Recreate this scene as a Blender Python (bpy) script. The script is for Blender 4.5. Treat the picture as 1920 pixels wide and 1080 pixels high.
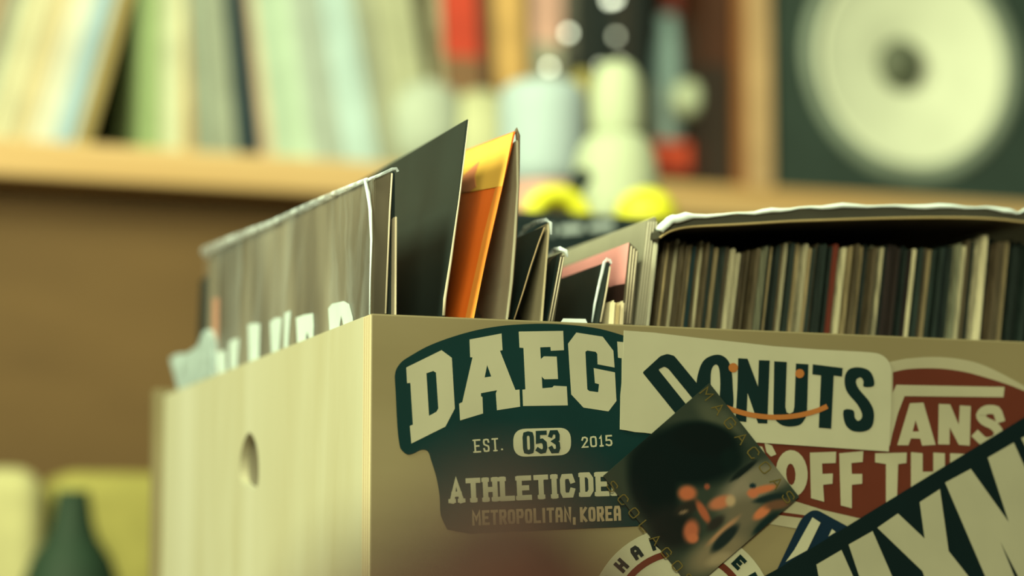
import bpy, bmesh, math, random
from mathutils import Vector, Matrix
from mathutils.geometry import tessellate_polygon
random.seed(7)
for o in list(bpy.data.objects): bpy.data.objects.remove(o)
SC = bpy.context.scene
COL = SC.collection

# ------------------------------------------------------------------ camera
Z0 = 1.04                                   # height of the crate's rim
CAM = Vector((-.25285, -.84306, Z0 - .10735))
YAW, PIT, FPX = .34858, .13181, 4650.69
Fw = Vector((math.sin(YAW)*math.cos(PIT), math.cos(YAW)*math.cos(PIT), math.sin(PIT)))
Rt = Vector((math.cos(YAW), -math.sin(YAW), 0))
Up = Rt.cross(Fw)
cam = bpy.data.cameras.new('camera'); camo = bpy.data.objects.new('camera', cam); COL.objects.link(camo)
camo.matrix_world = Matrix(((Rt.x, Up.x, -Fw.x, CAM.x), (Rt.y, Up.y, -Fw.y, CAM.y), (Rt.z, Up.z, -Fw.z, CAM.z), (0, 0, 0, 1)))
cam.sensor_width = 36; cam.lens = FPX/1920*36; cam.clip_start = .02; cam.clip_end = 50
cam.dof.use_dof = True; cam.dof.focus_distance = .905; cam.dof.aperture_fstop = 4.8
SC.camera = camo
# ------------------------------------------------------------------ world, lights, exposure
w = bpy.data.worlds.new('world'); SC.world = w; w.use_nodes = True
w.node_tree.nodes['Background'].inputs[0].default_value = (.62, .86, .58, 1)
w.node_tree.nodes['Background'].inputs[1].default_value = .18
SC.view_settings.view_transform = 'Standard'; SC.view_settings.look = 'None'
SC.view_settings.exposure = 0; SC.view_settings.gamma = 1
TINT = (1, 1.02, .6)
def area(name, loc, target, size, power, color=TINT):
    l = bpy.data.lights.new(name, 'AREA'); l.shape = 'RECTANGLE'; l.size, l.size_y = size; l.energy = power; l.color = color
    o = bpy.data.objects.new(name, l); COL.objects.link(o); o.location = loc
    o.rotation_euler = (Vector(target)-Vector(loc)).to_track_quat('-Z', 'Y').to_euler()
area('window_light', (-.95, -.12, 1.85), (0, .15, 1.0), (.5, .5), 40, (1, 1.10, .62))
area('ceiling_lamp', (.6, -.45, 2.35), (.45, .95, 1.2), (.8, .6), 8, (1, 1.02, .62))
area('room_lamp', (-.75, -1.75, 1.8), (.2, .4, 1.05), (.7, .6), 60, (1, 1.0, .56))

# ------------------------------------------------------------------ pixel -> place helpers
def ray(px, py): return (Fw + Rt*((px-960)/FPX) - Up*((py-540)/FPX))
def on_y(px, py, y):
    d = ray(px, py); return CAM + d*((y-CAM.y)/d.y)
def on_z(px, py, z):
    d = ray(px, py); return CAM + d*((z-CAM.z)/d.z)
def on_plane(px, py, p, n):
    d = ray(px, py); return CAM + d*((p-CAM).dot(n)/d.dot(n))

# ------------------------------------------------------------------ materials
def lin(c):
    return tuple(((v/255)/12.92 if v/255 <= .04045 else ((v/255+.055)/1.055)**2.4) for v in c)
GAIN = .80
def alb(c, gain=None):                       # photo colour -> albedo under the warm green light
    g = GAIN if gain is None else gain
    l = lin(c); t = (1, .97, .62)
    return tuple(min(.86, max(.001, l[i]/t[i]*g)) for i in range(3))
MC = {}
def mat(key, c, rough=.6, spec=.3, gain=None, noise=.08, nscale=(30, 30, 30), metal=0, bump=0):
    k = (key, c, rough)
    if k in MC: return MC[k]
    m = bpy.data.materials.new(key); m.use_nodes = True; nt = m.node_tree; b = nt.nodes['Principled BSDF']
    a = alb(c, gain)
    b.inputs['Roughness'].default_value = rough; b.inputs['Specular IOR Level'].default_value = spec; b.inputs['Metallic'].default_value = metal
    tc = nt.nodes.new('ShaderNodeTexCoord'); mp = nt.nodes.new('ShaderNodeMapping'); mp.inputs['Scale'].default_value = nscale
    nz = nt.nodes.new('ShaderNodeTexNoise'); nz.inputs['Detail'].default_value = 5; nz.inputs['Scale'].default_value = 1
    mx = nt.nodes.new('ShaderNodeMix'); mx.data_type = 'RGBA'
    nt.links.new(tc.outputs['Object'], mp.inputs[0]); nt.links.new(mp.outputs[0], nz.inputs['Vector'])
    mr = nt.nodes.new('ShaderNodeMapRange'); mr.inputs[1].default_value = .3; mr.inputs[2].default_value = .7
    nt.links.new(nz.outputs[0], mr.inputs[0]); nt.links.new(mr.outputs[0], mx.inputs['Factor'])
    mx.inputs[6].default_value = (*[v*(1-noise*2) for v in a], 1); mx.inputs[7].default_value = (*[min(.9, v*(1+noise)) for v in a], 1)
    nt.links.new(mx.outputs[2], b.inputs['Base Color'])
    if bump:
        bp = nt.nodes.new('ShaderNodeBump'); bp.inputs['Strength'].default_value = bump; bp.inputs['Distance'].default_value = .002
        nt.links.new(nz.outputs[0], bp.inputs['Height']); nt.links.new(bp.outputs[0], b.inputs['Normal'])
    MC[k] = m; return m
def ramp_mat(name, stops, scale, rough=.6, rot=(0, 0, 0), detail=4, spec=.3, distortion=0, bump=0, gain=None):
    m = bpy.data.materials.new(name); m.use_nodes = True; nt = m.node_tree; b = nt.nodes['Principled BSDF']
    tc = nt.nodes.new('ShaderNodeTexCoord'); mp = nt.nodes.new('ShaderNodeMapping'); mp.inputs['Scale'].default_value = scale; mp.inputs['Rotation'].default_value = rot
    nz = nt.nodes.new('ShaderNodeTexNoise'); nz.inputs['Scale'].default_value = 1; nz.inputs['Detail'].default_value = detail; nz.inputs['Distortion'].default_value = distortion
    cr = nt.nodes.new('ShaderNodeValToRGB')
    while len(cr.color_ramp.elements) < len(stops): cr.color_ramp.elements.new(.5)
    for e, (p, c) in zip(cr.color_ramp.elements, stops): e.position = p; e.color = (*alb(c, gain), 1)
    L = nt.links.new
    L(tc.outputs['Object'], mp.inputs[0]); L(mp.outputs[0], nz.inputs['Vector']); L(nz.outputs[0], cr.inputs[0]); L(cr.outputs[0], b.inputs['Base Color'])
    b.inputs['Roughness'].default_value = rough; b.inputs['Specular IOR Level'].default_value = spec
    if bump:
        bp = nt.nodes.new('ShaderNodeBump'); bp.inputs['Strength'].default_value = bump; bp.inputs['Distance'].default_value = .002
        L(nz.outputs[0], bp.inputs['Height']); L(bp.outputs[0], b.inputs['Normal'])
    return m
def plastic_mat(name, opacity=.35, col=(215, 225, 190), scale=60):
    m = bpy.data.materials.new(name); m.use_nodes = True; nt = m.node_tree; b = nt.nodes['Principled BSDF']
    b.inputs['Base Color'].default_value = (*alb(col), 1); b.inputs['Roughness'].default_value = .22; b.inputs['Specular IOR Level'].default_value = .8
    tr = nt.nodes.new('ShaderNodeBsdfTransparent'); mx = nt.nodes.new('ShaderNodeMixShader')
    tc = nt.nodes.new('ShaderNodeTexCoord'); mp = nt.nodes.new('ShaderNodeMapping'); mp.inputs['Scale'].default_value = (scale, scale*.5, scale*.12)
    nz = nt.nodes.new('ShaderNodeTexNoise'); nz.inputs['Scale'].default_value = 1; nz.inputs['Detail'].default_value = 3; nz.inputs['Distortion'].default_value = 1.2
    mr = nt.nodes.new('ShaderNodeMapRange'); mr.inputs[1].default_value = .45; mr.inputs[2].default_value = .75; mr.inputs[3].default_value = opacity*.35; mr.inputs[4].default_value = min(1, opacity*1.8)
    bp = nt.nodes.new('ShaderNodeBump'); bp.inputs['Strength'].default_value = .5; bp.inputs['Distance'].default_value = .003
    L = nt.links.new
    L(tc.outputs['Object'], mp.inputs[0]); L(mp.outputs[0], nz.inputs['Vector']); L(nz.outputs[0], mr.inputs[0]); L(nz.outputs[0], bp.inputs['Height']); L(bp.outputs[0], b.inputs['Normal'])
    L(mr.outputs[0], mx.inputs[0]); L(tr.outputs[0], mx.inputs[1]); L(b.outputs[0], mx.inputs[2]); L(mx.outputs[0], nt.nodes['Material Output'].inputs[0])
    return m

# ------------------------------------------------------------------ object helpers
def link(name, me, m, parent=None):
    o = bpy.data.objects.new(name, me); COL.objects.link(o)
    if m is not None and not me.materials: me.materials.append(m)
    if parent is not None:
        o.parent = parent; o.matrix_parent_inverse = Matrix.Translation(-parent.location)
    return o
def tag(o, label, cat, group=None):
    o['label'] = label; o['category'] = cat
    if group: o['group'] = group
    return o
def thing(name, label, cat, loc, group=None):
    o = bpy.data.objects.new(name, None); COL.objects.link(o); o.location = loc; o.empty_display_size = .02
    return tag(o, label, cat, group)
def struct(name, me, m):
    o = link(name, me, m); o['kind'] = 'structure'; return o
def mesh(name, vs, fs, smooth=False):
    me = bpy.data.meshes.new(name); me.from_pydata([tuple(v) for v in vs], [], fs); me.update()
    bm = bmesh.new(); bm.from_mesh(me); bmesh.ops.recalc_face_normals(bm, faces=bm.faces); bm.to_mesh(me); bm.free()
    if smooth:
        for p in me.polygons: p.use_smooth = True
    return me
def boxm(x0, x1, y0, y1, z0, z1, bevel=0):
    bm = bmesh.new(); bmesh.ops.create_cube(bm, size=1)
    for v in bm.verts:
        v.co = Vector(((x0+x1)/2+v.co.x*(x1-x0), (y0+y1)/2+v.co.y*(y1-y0), (z0+z1)/2+v.co.z*(z1-z0)))
    if bevel: bmesh.ops.bevel(bm, geom=list(bm.edges), offset=bevel, segments=2, affect='EDGES', profile=.5)
    me = bpy.data.meshes.new('box'); bm.to_mesh(me); bm.free(); return me
def lathe(prof, c, axis='z', n=32, sx=1, sy=1, cap=True):      # prof: (radius, height)
    vs, fs = [], []
    for r, h in prof:
        for i in range(n):
            a = 2*math.pi*i/n; u, v = r*math.cos(a)*sx, r*math.sin(a)*sy
            vs.append(Vector(c)+(Vector((u, v, h)) if axis == 'z' else Vector((u, h, v))))
    for k in range(len(prof)-1):
        for i in range(n):
            j = (i+1) % n; fs.append((k*n+i, k*n+j, (k+1)*n+j, (k+1)*n+i))
    if cap: fs.append(tuple(range(n))); fs.append(tuple((len(prof)-1)*n+i for i in range(n)))
    return mesh('lathe', vs, fs, True)
def tube(pts, r, n=10, closed=False):
    vs, fs = [], []; N = len(pts)
    for k, p in enumerate(pts):
        p = Vector(p); a = Vector(pts[(k-1) % N if closed else max(k-1, 0)]); b = Vector(pts[(k+1) % N if closed else min(k+1, N-1)])
        t = (b-a).normalized(); u = t.cross(Vector((.13, .3, .94))).normalized(); v = t.cross(u)
        rr = r[k] if isinstance(r, (list, tuple)) else r
        for i in range(n):
            an = 2*math.pi*i/n; vs.append(p+u*(rr*math.cos(an))+v*(rr*math.sin(an)))
    for k in range(N if closed else N-1):
        k2 = (k+1) % N
        for i in range(n):
            j = (i+1) % n; fs.append((k*n+i, k*n+j, k2*n+j, k2*n+i))
    if not closed: fs.append(tuple(range(n))); fs.append(tuple((N-1)*n+i for i in range(n)))
    return mesh('tube', vs, fs, True)
def smooth_loop(pts, n=6, closed=True):
    out = []; N = len(pts)
    for i in range(N if closed else N-1):
        p0, p1, p2, p3 = [pts[(i+k) % N] if closed else pts[min(max(i+k, 0), N-1)] for k in (-1, 0, 1, 2)]
        for k in range(n):
            t = k/n
            out.append(tuple(.5*(2*p1[j]+(p2[j]-p0[j])*t+(2*p0[j]-5*p1[j]+4*p2[j]-p3[j])*t*t+(3*p1[j]-p0[j]-3*p2[j]+p3[j])*t**3) for j in (0, 1)))
    if not closed: out.append(tuple(pts[-1]))
    return out
def rounded(pts, rad, n=5):                   # round the corners of a pixel polygon
    out = []; N = len(pts)
    for i in range(N):
        p = Vector(pts[i]); a = Vector(pts[i-1]); b = Vector(pts[(i+1) % N])
        r = rad[i] if isinstance(rad, (list, tuple)) else rad
        r = min(r, (a-p).length*.45, (b-p).length*.45)
        if r <= 0: out.append(tuple(p)); continue
        s = p+(a-p).normalized()*r; e = p+(b-p).normalized()*r
        for k in range(n+1):
            t = k/n; q = s*(1-t)**2+p*(2*t*(1-t))+e*t*t; out.append((q.x, q.y))
    return out
# plates: shapes (list of [outer, hole, hole...] in photo pixels) laid on a real plane with a real thickness
def plates(shapes, p, n, off, th):
    """p,n: plane point and outward normal; off: height above the plane; th: thickness"""
    vs, fs = [], []
    for k, sh in enumerate(shapes):
        loops = [[on_plane(q[0], q[1], p+n*(off), n) for q in lp] for lp in sh]
        flat = [v for lp in loops for v in lp]
        tris = tessellate_polygon(loops); b = len(vs); m = len(flat); e = n*(k % 40)*2e-6
        vs += [v+n*th+e for v in flat]; vs += [v for v in flat]
        fs += [tuple(b+i for i in t) for t in tris]
        fs += [tuple(b+m+i for i in reversed(t)) for t in tris]
        s = 0
        for lp in loops:
            L = len(lp)
            for i in range(L):
                j = (i+1) % L; fs.append((b+s+i, b+s+j, b+m+s+j, b+m+s+i))
            s += L
    me = bpy.data.meshes.new('plate'); me.from_pydata([tuple(v) for v in vs], [], fs); me.update()
    bm = bmesh.new(); bm.from_mesh(me); bmesh.ops.recalc_face_normals(bm, faces=bm.faces); bm.to_mesh(me); bm.free()
    return me
FP, FN = Vector((0, 0, Z0)), Vector((0, -1, 0))    # crate front plane
def front(shapes, off, th=.00015): return plates(shapes, FP, FN, off, th)
def ribbon(pts, w, cap=False):
    pts = [Vector(p) for p in pts]; L, R = [], []
    if cap:
        pts[0] = pts[0]+(pts[0]-pts[1]).normalized()*w/2; pts[-1] = pts[-1]+(pts[-1]-pts[-2]).normalized()*w/2
    for i, p in enumerate(pts):
        a = pts[max(i-1, 0)]; b = pts[min(i+1, len(pts)-1)]
        d1 = (p-a).normalized() if i else (b-p).normalized(); d2 = (b-p).normalized() if i < len(pts)-1 else d1
        n1 = Vector((-d1.y, d1.x)); n2 = Vector((-d2.y, d2.x)); m = n1+n2
        if m.length < .1: m = n1
        m.normalize(); k = min(2.0, 1/max(.3, m.dot(n1)))
        L.append(tuple(p+m*(w/2*k))); R.append(tuple(p-m*(w/2*k)))
    return L+R[::-1]
def stroke(pts, w):
    P = [Vector(p) for p in pts]; cl = (P[0]-P[-1]).length < 1e-6
    lp = ribbon(pts, w, not cl); n = len(pts); L, R = lp[:n], lp[n:][::-1]
    if cl:
        d1 = (P[0]-P[-2]).normalized(); d2 = (P[1]-P[0]).normalized(); m = (Vector((-d1.y, d1.x))+Vector((-d2.y, d2.x))).normalized()
        k = 1/max(.5, m.dot(Vector((-d1.y, d1.x)))); a, b = tuple(P[0]+m*w/2*k), tuple(P[0]-m*w/2*k); L[0] = L[-1] = a; R[0] = R[-1] = b
    return [[[L[i], L[i+1], R[i+1], R[i]]] for i in range(n-1)]
def arc(cx, cy, rx, ry, a0, a1, n=14, rot=0):
    o = []
    for i in range(n+1):
        a = math.radians(a0+(a1-a0)*i/n); x, y = rx*math.cos(a), ry*math.sin(a)
        c, s = math.cos(rot), math.sin(rot); o.append((cx+x*c-y*s, cy+x*s+y*c))
    return o
# small stroke alphabet, unit box, y down
GL = {
 'E': [[(1, 0), (0, 0), (0, 1), (1, 1)], [(0, .5), (.75, .5)]], 'T': [[(0, 0), (1, 0)], [(.5, 0), (.5, 1)]],
 'S': [[(1, .22), (.9, .03), (.5, 0), (.1, .03), (0, .22), (.1, .42), (.9, .58), (1, .78), (.9, .97), (.5, 1), (.1, .97), (0, .78)]],
 '.': [[(.3, .93), (.7, .93)]], ',': [[(.6, .85), (.3, 1.25)]],
 '0': [[(.5, 0), (.1, .04), (0, .2), (0, .8), (.1, .96), (.5, 1), (.9, .96), (1, .8), (1, .2), (.9, .04), (.5, 0)]],
 '5': [[(1, 0), (.05, 0), (.02, .45), (.6, .42), (.95, .55), (1, .8), (.85, .97), (.4, 1), (0, .9)]],
 '3': [[(0, .15), (.15, 0), (.8, 0), (.98, .15), (.95, .38), (.5, .48), (.95, .6), (1, .85), (.85, 1), (.2, 1), (0, .85)]],
 '2': [[(0, .25), (.15, .03), (.6, 0), (.95, .12), (.95, .35), (0, 1), (1, 1)]],
 '1': [[(.2, .18), (.55, 0), (.55, 1)], [(.2, 1), (.9, 1)]],
 'A': [[(0, 1), (.5, 0), (1, 1)], [(.22, .66), (.78, .66)]],
 'Q': [[(0, 1), (0, .25), (.2, 0), (.8, 0), (1, .25), (1, 1)], [(0, .6), (1, .6)]],
 'H': [[(0, 0), (0, 1)], [(1, 0), (1, 1)], [(0, .5), (1, .5)]], 'L': [[(0, 0), (0, 1), (1, 1)]], 'I': [[(.5, 0), (.5, 1)]],
 'C': [[(1, .25), (.85, .02), (.15, .02), (0, .2), (0, .8), (.15, .98), (.85, .98), (1, .75)]],
 'G': [[(1, .25), (.85, .02), (.15, .02), (0, .2), (0, .8), (.15, .98), (.85, .98), (1, .8), (1, .52), (.55, .52)]],
 'D': [[(0, 0), (.7, 0), (1, .2), (1, .8), (.7, 1), (0, 1), (0, 0)]],
 'M': [[(0, 1), (0, 0), (.5, .6), (1, 0), (1, 1)]], 'N': [[(0, 1), (0, 0), (1, 1), (1, 0)]],
 'R': [[(0, 1), (0, 0), (.85, 0), (1, .15), (1, .38), (.85, .52), (0, .52)], [(.5, .52), (1, 1)]],
 'P': [[(0, 1), (0, 0), (.85, 0), (1, .15), (1, .4), (.85, .55), (0, .55)]],
 'O': [[(.5, 0), (.12, .04), (0, .22), (0, .78), (.12, .96), (.5, 1), (.88, .96), (1, .78), (1, .22), (.88, .04), (.5, 0)]],
 'K': [[(0, 0), (0, 1)], [(1, 0), (.05, .52), (1, 1)]]}
SERIF = {'E': [(0, 0), (0, 1)], 'T': [(.5, 1)], 'A': [(0, 1), (1, 1)], 'H': [(0, 0), (0, 1), (1, 0), (1, 1)], 'L': [(0, 0), (0, 1)], 'I': [(.5, 0), (.5, 1)], 'D': [(0, 0), (0, 1)],
         'R': [(0, 1), (1, 1)], 'K': [(0, 0), (0, 1), (1, 0), (1, 1)], 'P': [(0, 1)], 'M': [(0, 1), (1, 1)], 'N': [(0, 1), (0, 0)]}
def text_shapes(s, p0, p1, height, w, gap=.25, slab=0, advance=None):
    """letters along baseline p0->p1 (pixels), height px"""
    p0, p1 = Vector(p0), Vector(p1); L = (p1-p0).length; d = (p1-p0).normalized(); u = Vector((d.y, -d.x))
    W = {'I': .55, '.': .5, ',': .5, ' ': .55, '1': .8, 'M': 1.2}
    tot = sum(W.get(c, 1) for c in s); unit = L/tot; out = []; x = 0
    for c in s:
        cw = W.get(c, 1)*unit
        if c in GL:
            iw = cw-gap*unit
            def mp(q): return p0+d*(x+w/2+q[0]*(iw-w))+u*(height-w/2-q[1]*(height-w))
            for st in GL[c]: out += stroke([mp(q) for q in st], w)
            if slab:
                for q in SERIF.get(c, []):
                    m = mp(q); out.append([ribbon([m-d*slab, m+d*slab], w*.8)])
        x += cw
    return out
def circle(cx, cy, r, n=28, ry=None): return arc(cx, cy, r, ry or r, 0, 360-360/n, n-1)

# ------------------------------------------------------------------ room
m_wall = mat('painted wall', (120, 108, 70)); m_floor = ramp_mat('wood floor', [(.3, (90, 60, 35)), (.7, (125, 90, 55))], (3, 30, 3))
struct('floor', boxm(-3, 3.2, -2.6, 1.5, -.05, 0), m_floor)
struct('wall_back', boxm(-3, 3.2, 1.42, 1.5, 0, 2.9), m_wall)
# table under the crate
m_table = ramp_mat('table wood', [(.3, (95, 65, 38)), (.7, (130, 92, 55))], (4, 40, 4))
tb = thing('table', 'brown wooden table carrying the record crate', 'table', (0, 0, 0))
link('tabletop', boxm(-.95, 1.15, -.80, .93, .715, .75, .004), m_table, tb)
for x in (-.88, 1.08):
    for y in (-.73, .81): link('leg', boxm(x-.03, x+.03, y-.03, y+.03, 0, .715, .003), m_table, tb)

# ------------------------------------------------------------------ bookcase
YS = .95
zs = Z0+.2378                                   # top of the shelf board
m_oak = ramp_mat('oak shelf', [(.3, (192, 150, 82)), (.7, (222, 186, 114))], (2, 8, 40), .45)
m_side = ramp_mat('divider wood', [(.3, (150, 92, 45)), (.7, (190, 128, 70))], (20, 6, 3), .5)
m_back = ramp_mat('brown back board', [(.3, (86, 62, 27)), (.7, (112, 84, 40))], (3, 3, 8), .7)
bc = thing('bookcase', 'wide oak bookcase with open shelves behind the crate', 'bookcase', (.5, YS, 0))
xd = on_y(1425, 300, YS).x
link('shelf', boxm(-.75, 1.75, YS, 1.30, zs-.027, zs, .002), m_oak, bc)
link('shelf', boxm(-.75, 1.75, YS, 1.30, .10, .127, .002), m_oak, bc)
link('shelf', boxm(-.75, 1.75, YS, 1.30, zs+.42, zs+.447, .002), m_oak, bc)
link('back_panel', boxm(-.75, 1.75, 1.30, 1.312, 0, zs+.447), m_back, bc)
for k in range(2):
    link('door', boxm(-.748+k*1.248, -.748+(k+1)*1.248-.003, YS+.045, YS+.063, .128, zs-.0275, .002), m_back, bc)
link('divider', boxm(xd-.011, xd+.011, YS+.001, 1.30, zs, zs+.42, .001), m_side, bc)
link('edge_strip', boxm(xd-.011, xd+.011, YS-.0005, YS+.0008, zs, zs+.42), mat('tan edge band', (196, 158, 98), .5), bc)
link('side_panel', boxm(-.772, -.75, YS, 1.312, 0, zs+.447, .001), m_side, bc)
link('side_panel', boxm(1.75, 1.772, YS, 1.312, 0, zs+.447, .001), m_side, bc)

# records / books on the shelf : (bottom px left, right, top px left, right, colour, description)
def shelf_slab(xb0, xb1, xt0, xt1, h, m, name, y0=YS+.012, depth=.29, parent=None, z0=None):
    z0 = zs if z0 is None else z0
    vs = [(xb0, y0, z0), (xb1, y0, z0), (xb1, y0+depth, z0), (xb0, y0+depth, z0), (xt0, y0, z0+h), (xt1, y0, z0+h), (xt1, y0+depth, z0+h), (xt0, y0+depth, z0+h)]
    me = mesh(name, vs, [(0, 1, 2, 3), (4, 5, 6, 7), (0, 1, 5, 4), (1, 2, 6, 5), (2, 3, 7, 6), (3, 0, 4, 7)])
    return link(name, me, m, parent)
H12 = .315
bands = [
 (-150, -110, 75, (205, 195, 150), 'cream'), (-110, -75, 75, (185, 165, 115), 'tan'),
 (-75, -52, 75, (150, 125, 85), 'brown'), (-52, -35, 75, (190, 200, 150), 'pale green'), (-35, 25, 75, (222, 212, 150), 'cream yellow'),
 (25, 55, 75, (200, 180, 120), 'tan'), (55, 98, 75, (208, 204, 160), 'cream'), (98, 138, 75, (178, 204, 188), 'pale blue'), (138, 168, 75, (172, 148, 78), 'olive tan'),
 (264, 302, 2, (150, 168, 100), 'olive green'), (300, 345, 1, (212, 212, 152), 'pale cream'), (345, 368, -8, (195, 155, 85), 'orange brown'), (368, 412, -16, (148, 155, 118), 'grey green'), (412, 450, -25, (160, 165, 125), 'light grey green'),
 (456, 492, -30, (22, 44, 46), 'black'), (493, 518, -33, (218, 188, 135), 'peach tan'), (518, 588, -38, (190, 208, 158), 'mint white'), (588, 650, -46, (172, 180, 145), 'light grey'), (650, 718, -52, (194, 214, 182), 'pale bluish white'), (718, 752, -54, (160, 160, 118), 'grey tan'), (752, 825, -50, (192, 190, 135), 'yellowish grey'),
]
cnt = {}
xprev = None
for b0, b1, lean, c, nm in bands:
    n = max(1, round((b1-b0)/22))
    pb = 275
    X0, X1 = on_y(b0, pb, YS+.012).x, on_y(b1, pb, YS+.012).x
    dx = (on_y(lean+b0, 0, YS+.012).x-on_y(b0, 275, YS+.012).x); k = dx/(on_y(b0, 0, YS).z-zs)*H12
    for i in range(n):
        a, bb = X0+(X1-X0)*i/n, X0+(X1-X0)*(i+1)/n-.0004
        v = 1+random.uniform(-.06, .06); cc = tuple(min(250, int(q*v)) for q in c)
        o = shelf_slab(a, bb, a+k, bb+k, H12, mat('sleeve '+nm, cc, .5), 'record_sleeve', y0=YS+.012+random.uniform(0, .006))
        pos = {1: 'the one', 2: 'left right'.split()[min(i, 1)]+' one of the two', 3: 'left middle right'.split()[min(i, 2)]+' one of the three', 4: ['first', 'second', 'third', 'last'][min(i, 3)]+' from left of the four'}[min(n, 4)]
        side = 'left of the blurred shelf gap' if b0 < 200 else ('upright on the blurred shelf' if b0 < 450 else 'leaning left on blurred shelf')
        tag(o, (f'{pos} {nm} record sleeves {side}' if n > 1 else f'{nm} record sleeve {side}'), 'record sleeve', 'record sleeves in the blurred row on the upper shelf')
        if nm == 'tan' and b0 < 0: o['label'] = ('left' if i == 0 else 'right')+' tan record sleeve at the far left end of the blurred shelf'
        if nm == 'cream' and b0 < 0: o['label'] = ('left' if i == 0 else 'right')+' cream record sleeve at the far left end of the blurred shelf'
        if nm == 'cream' and b0 > 0: o['label'] = ('left' if i == 0 else 'right')+' cream record sleeve beside the pale blue ones on the shelf'
        if nm == 'tan' and b0 > 0: o['label'] = 'tan record sleeve between the cream yellow and cream sleeves on the blurred shelf'
# middle of the shelf
def two_tone(b0, b1, t0, t1, ysplit, ctop, cbot, label, ybot=335):
    ctop = tuple(int(q*.94) for q in ctop)
    y = YS+.02
    xa, xb = on_y(b0, ybot, y).x, on_y(b1, ybot, y).x; za = zs; zt = on_y(b0, 0, y).z; k = 1.35
    xt0, xt1 = on_y(t0, 0, y).x, on_y(t1, 0, y).x; h = (zt-za)
    H = .30; xt0 = xa+(xt0-xa)*H/h; xt1 = xb+(xt1-xb)*H/h
    t = (on_y(b0, ysplit, y).z-zs)/H
    r = thing('record_sleeve', label, 'record sleeve', ((xa+xb)/2, y, zs), 'record sleeves in the blurred row on the upper shelf')
    m0, m1 = xa+(xt0-xa)*t, xb+(xt1-xb)*t
    shelf_slab(xa, xb-.0005, m0, m1-.0005, H*t, mat('lower band', cbot, .6), 'lower_cover', y, .28, r)
    shelf_slab(m0, m1-.0005, xt0, xt1-.0005, H*(1-t), mat('upper band', ctop, .5), 'upper_cover', y, .28, r, zs+H*t)
two_tone(828, 842, 812, 826, 60, (195, 185, 130), (170, 160, 110), 'grey cream record sleeve touching the left side of the red sleeve')
two_tone(846, 915, 828, 896, 105, (215, 72, 40), (135, 98, 58), 'red record sleeve with brown lower end on the blurred shelf')
two_tone(917, 935, 900, 922, 150, (95, 62, 38), (60, 48, 30), 'dark brown record sleeve between the red and the amber sleeves')
two_tone(937, 992, 924, 982, 165, (228, 178, 92), (150, 110, 60), 'amber yellow record sleeve right of the red one on the shelf')
two_tone(994, 1004, 985, 996, 100, (90, 78, 50), (70, 62, 42), 'thin dark tan record sleeve right of the amber sleeve')
two_tone(1006, 1058, 998, 1055, 78, (235, 180, 140), (165, 160, 120), 'pale pink topped record sleeve on the blurred shelf')
two_tone(1060, 1078, 1058, 1078, 100, (110, 105, 80), (60, 58, 42), 'grey brown record sleeve right of the pink topped one')
for i, (a, b_) in enumerate([(1080, 1110), (1112, 1150), (1152, 1190), (1192, 1224)]):
    two_tone(a, b_, a-1, b_-1, 150, [(38, 42, 32), (24, 34, 28), (48, 44, 32), (14, 26, 22)][i], (70, 64, 40), ['dark olive', 'dark green', 'dark brown', 'black'][i]+' record sleeve behind the white bottle and figurine')

# ------------------------------------------------------------------ speaker
y0 = YS+.004
sx0 = on_y(1456, 300, y0).x; cc = on_y(1712, 116, y0)
m_cab = mat('black vinyl cabinet', (48, 62, 46), .55); m_cone = mat('pale paper cone', (226, 228, 172), .75, noise=.03)
m_cap = mat('grey dust cap', (92, 96, 66), .4); m_sur = mat('rubber surround', (132, 142, 108), .45); m_groove = mat('dark groove', (16, 30, 24), .6)
sp = thing('studio_speaker', 'black studio loudspeaker with a big pale cone, right end of the shelf', 'speaker', (sx0+.14, y0, zs))
sw = (cc.x-sx0)*2+.02
# cabinet with a real hole for the driver
bm = bmesh.new()
def cab_mesh():
    R = .112*.925; n = 48; cz = cc.z; x1 = sx0+sw; z1 = zs+.40; yb = y0+.25
    vs = []; fs = []
    ring = [(cc.x+R*math.cos(2*math.pi*i/n), cz+R*math.sin(2*math.pi*i/n)) for i in range(n)]
    loops = [[Vector((sx0, zs, 0)), Vector((x1, zs, 0)), Vector((x1, z1, 0)), Vector((sx0, z1, 0))], [Vector((a, b, 0)) for a, b in ring]]
    flat = [v for l in loops for v in l]; vs = [(v.x, y0, v.y) for v in flat]; fs = [tuple(t) for t in tessellate_polygon(loops)]
    b = len(vs); vs += [(sx0, yb, zs), (x1, yb, zs), (x1, yb, z1), (sx0, yb, z1)]
    for i in range(4): j = (i+1) % 4; fs.append((i, j, b+j, b+i))
    fs.append((b, b+1, b+2, b+3))
    b2 = len(vs); vs += [(x, y0+.012, z) for x, z in ring]
    for i in range(n): j = (i+1) % n; fs.append((4+i, 4+j, b2+j, b2+i))
    return mesh('cabinet', vs, fs)
link('cabinet', cab_mesh(), m_cab, sp)
KS = .925
def kp(p): return [(a*KS, b*KS) for a, b in p]
link('surround', lathe(kp([(.1115, .012), (.1115, .001), (.109, -.002), (.103, -.004), (.098, -.002), (.095, .003), (.095, .012)]), cc, 'y', 64, cap=False), m_sur, sp)
link('cone', lathe(kp([(.0955, .001), (.0935, -.001), (.09, .001), (.06, .007), (.035, .013), (.0235, .017), (.015, .019), (.001, .019)]), cc, 'y', 64, cap=False), m_cone, sp)
link('dust_cap', lathe(kp([(.0235, .017), (.0235, .0125), (.021, .008), (.015, .004), (.007, .002), (.001, .0015)]), cc-Vector((.004, 0, 0)), 'y', 40, cap=False), m_cap, sp)

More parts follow.
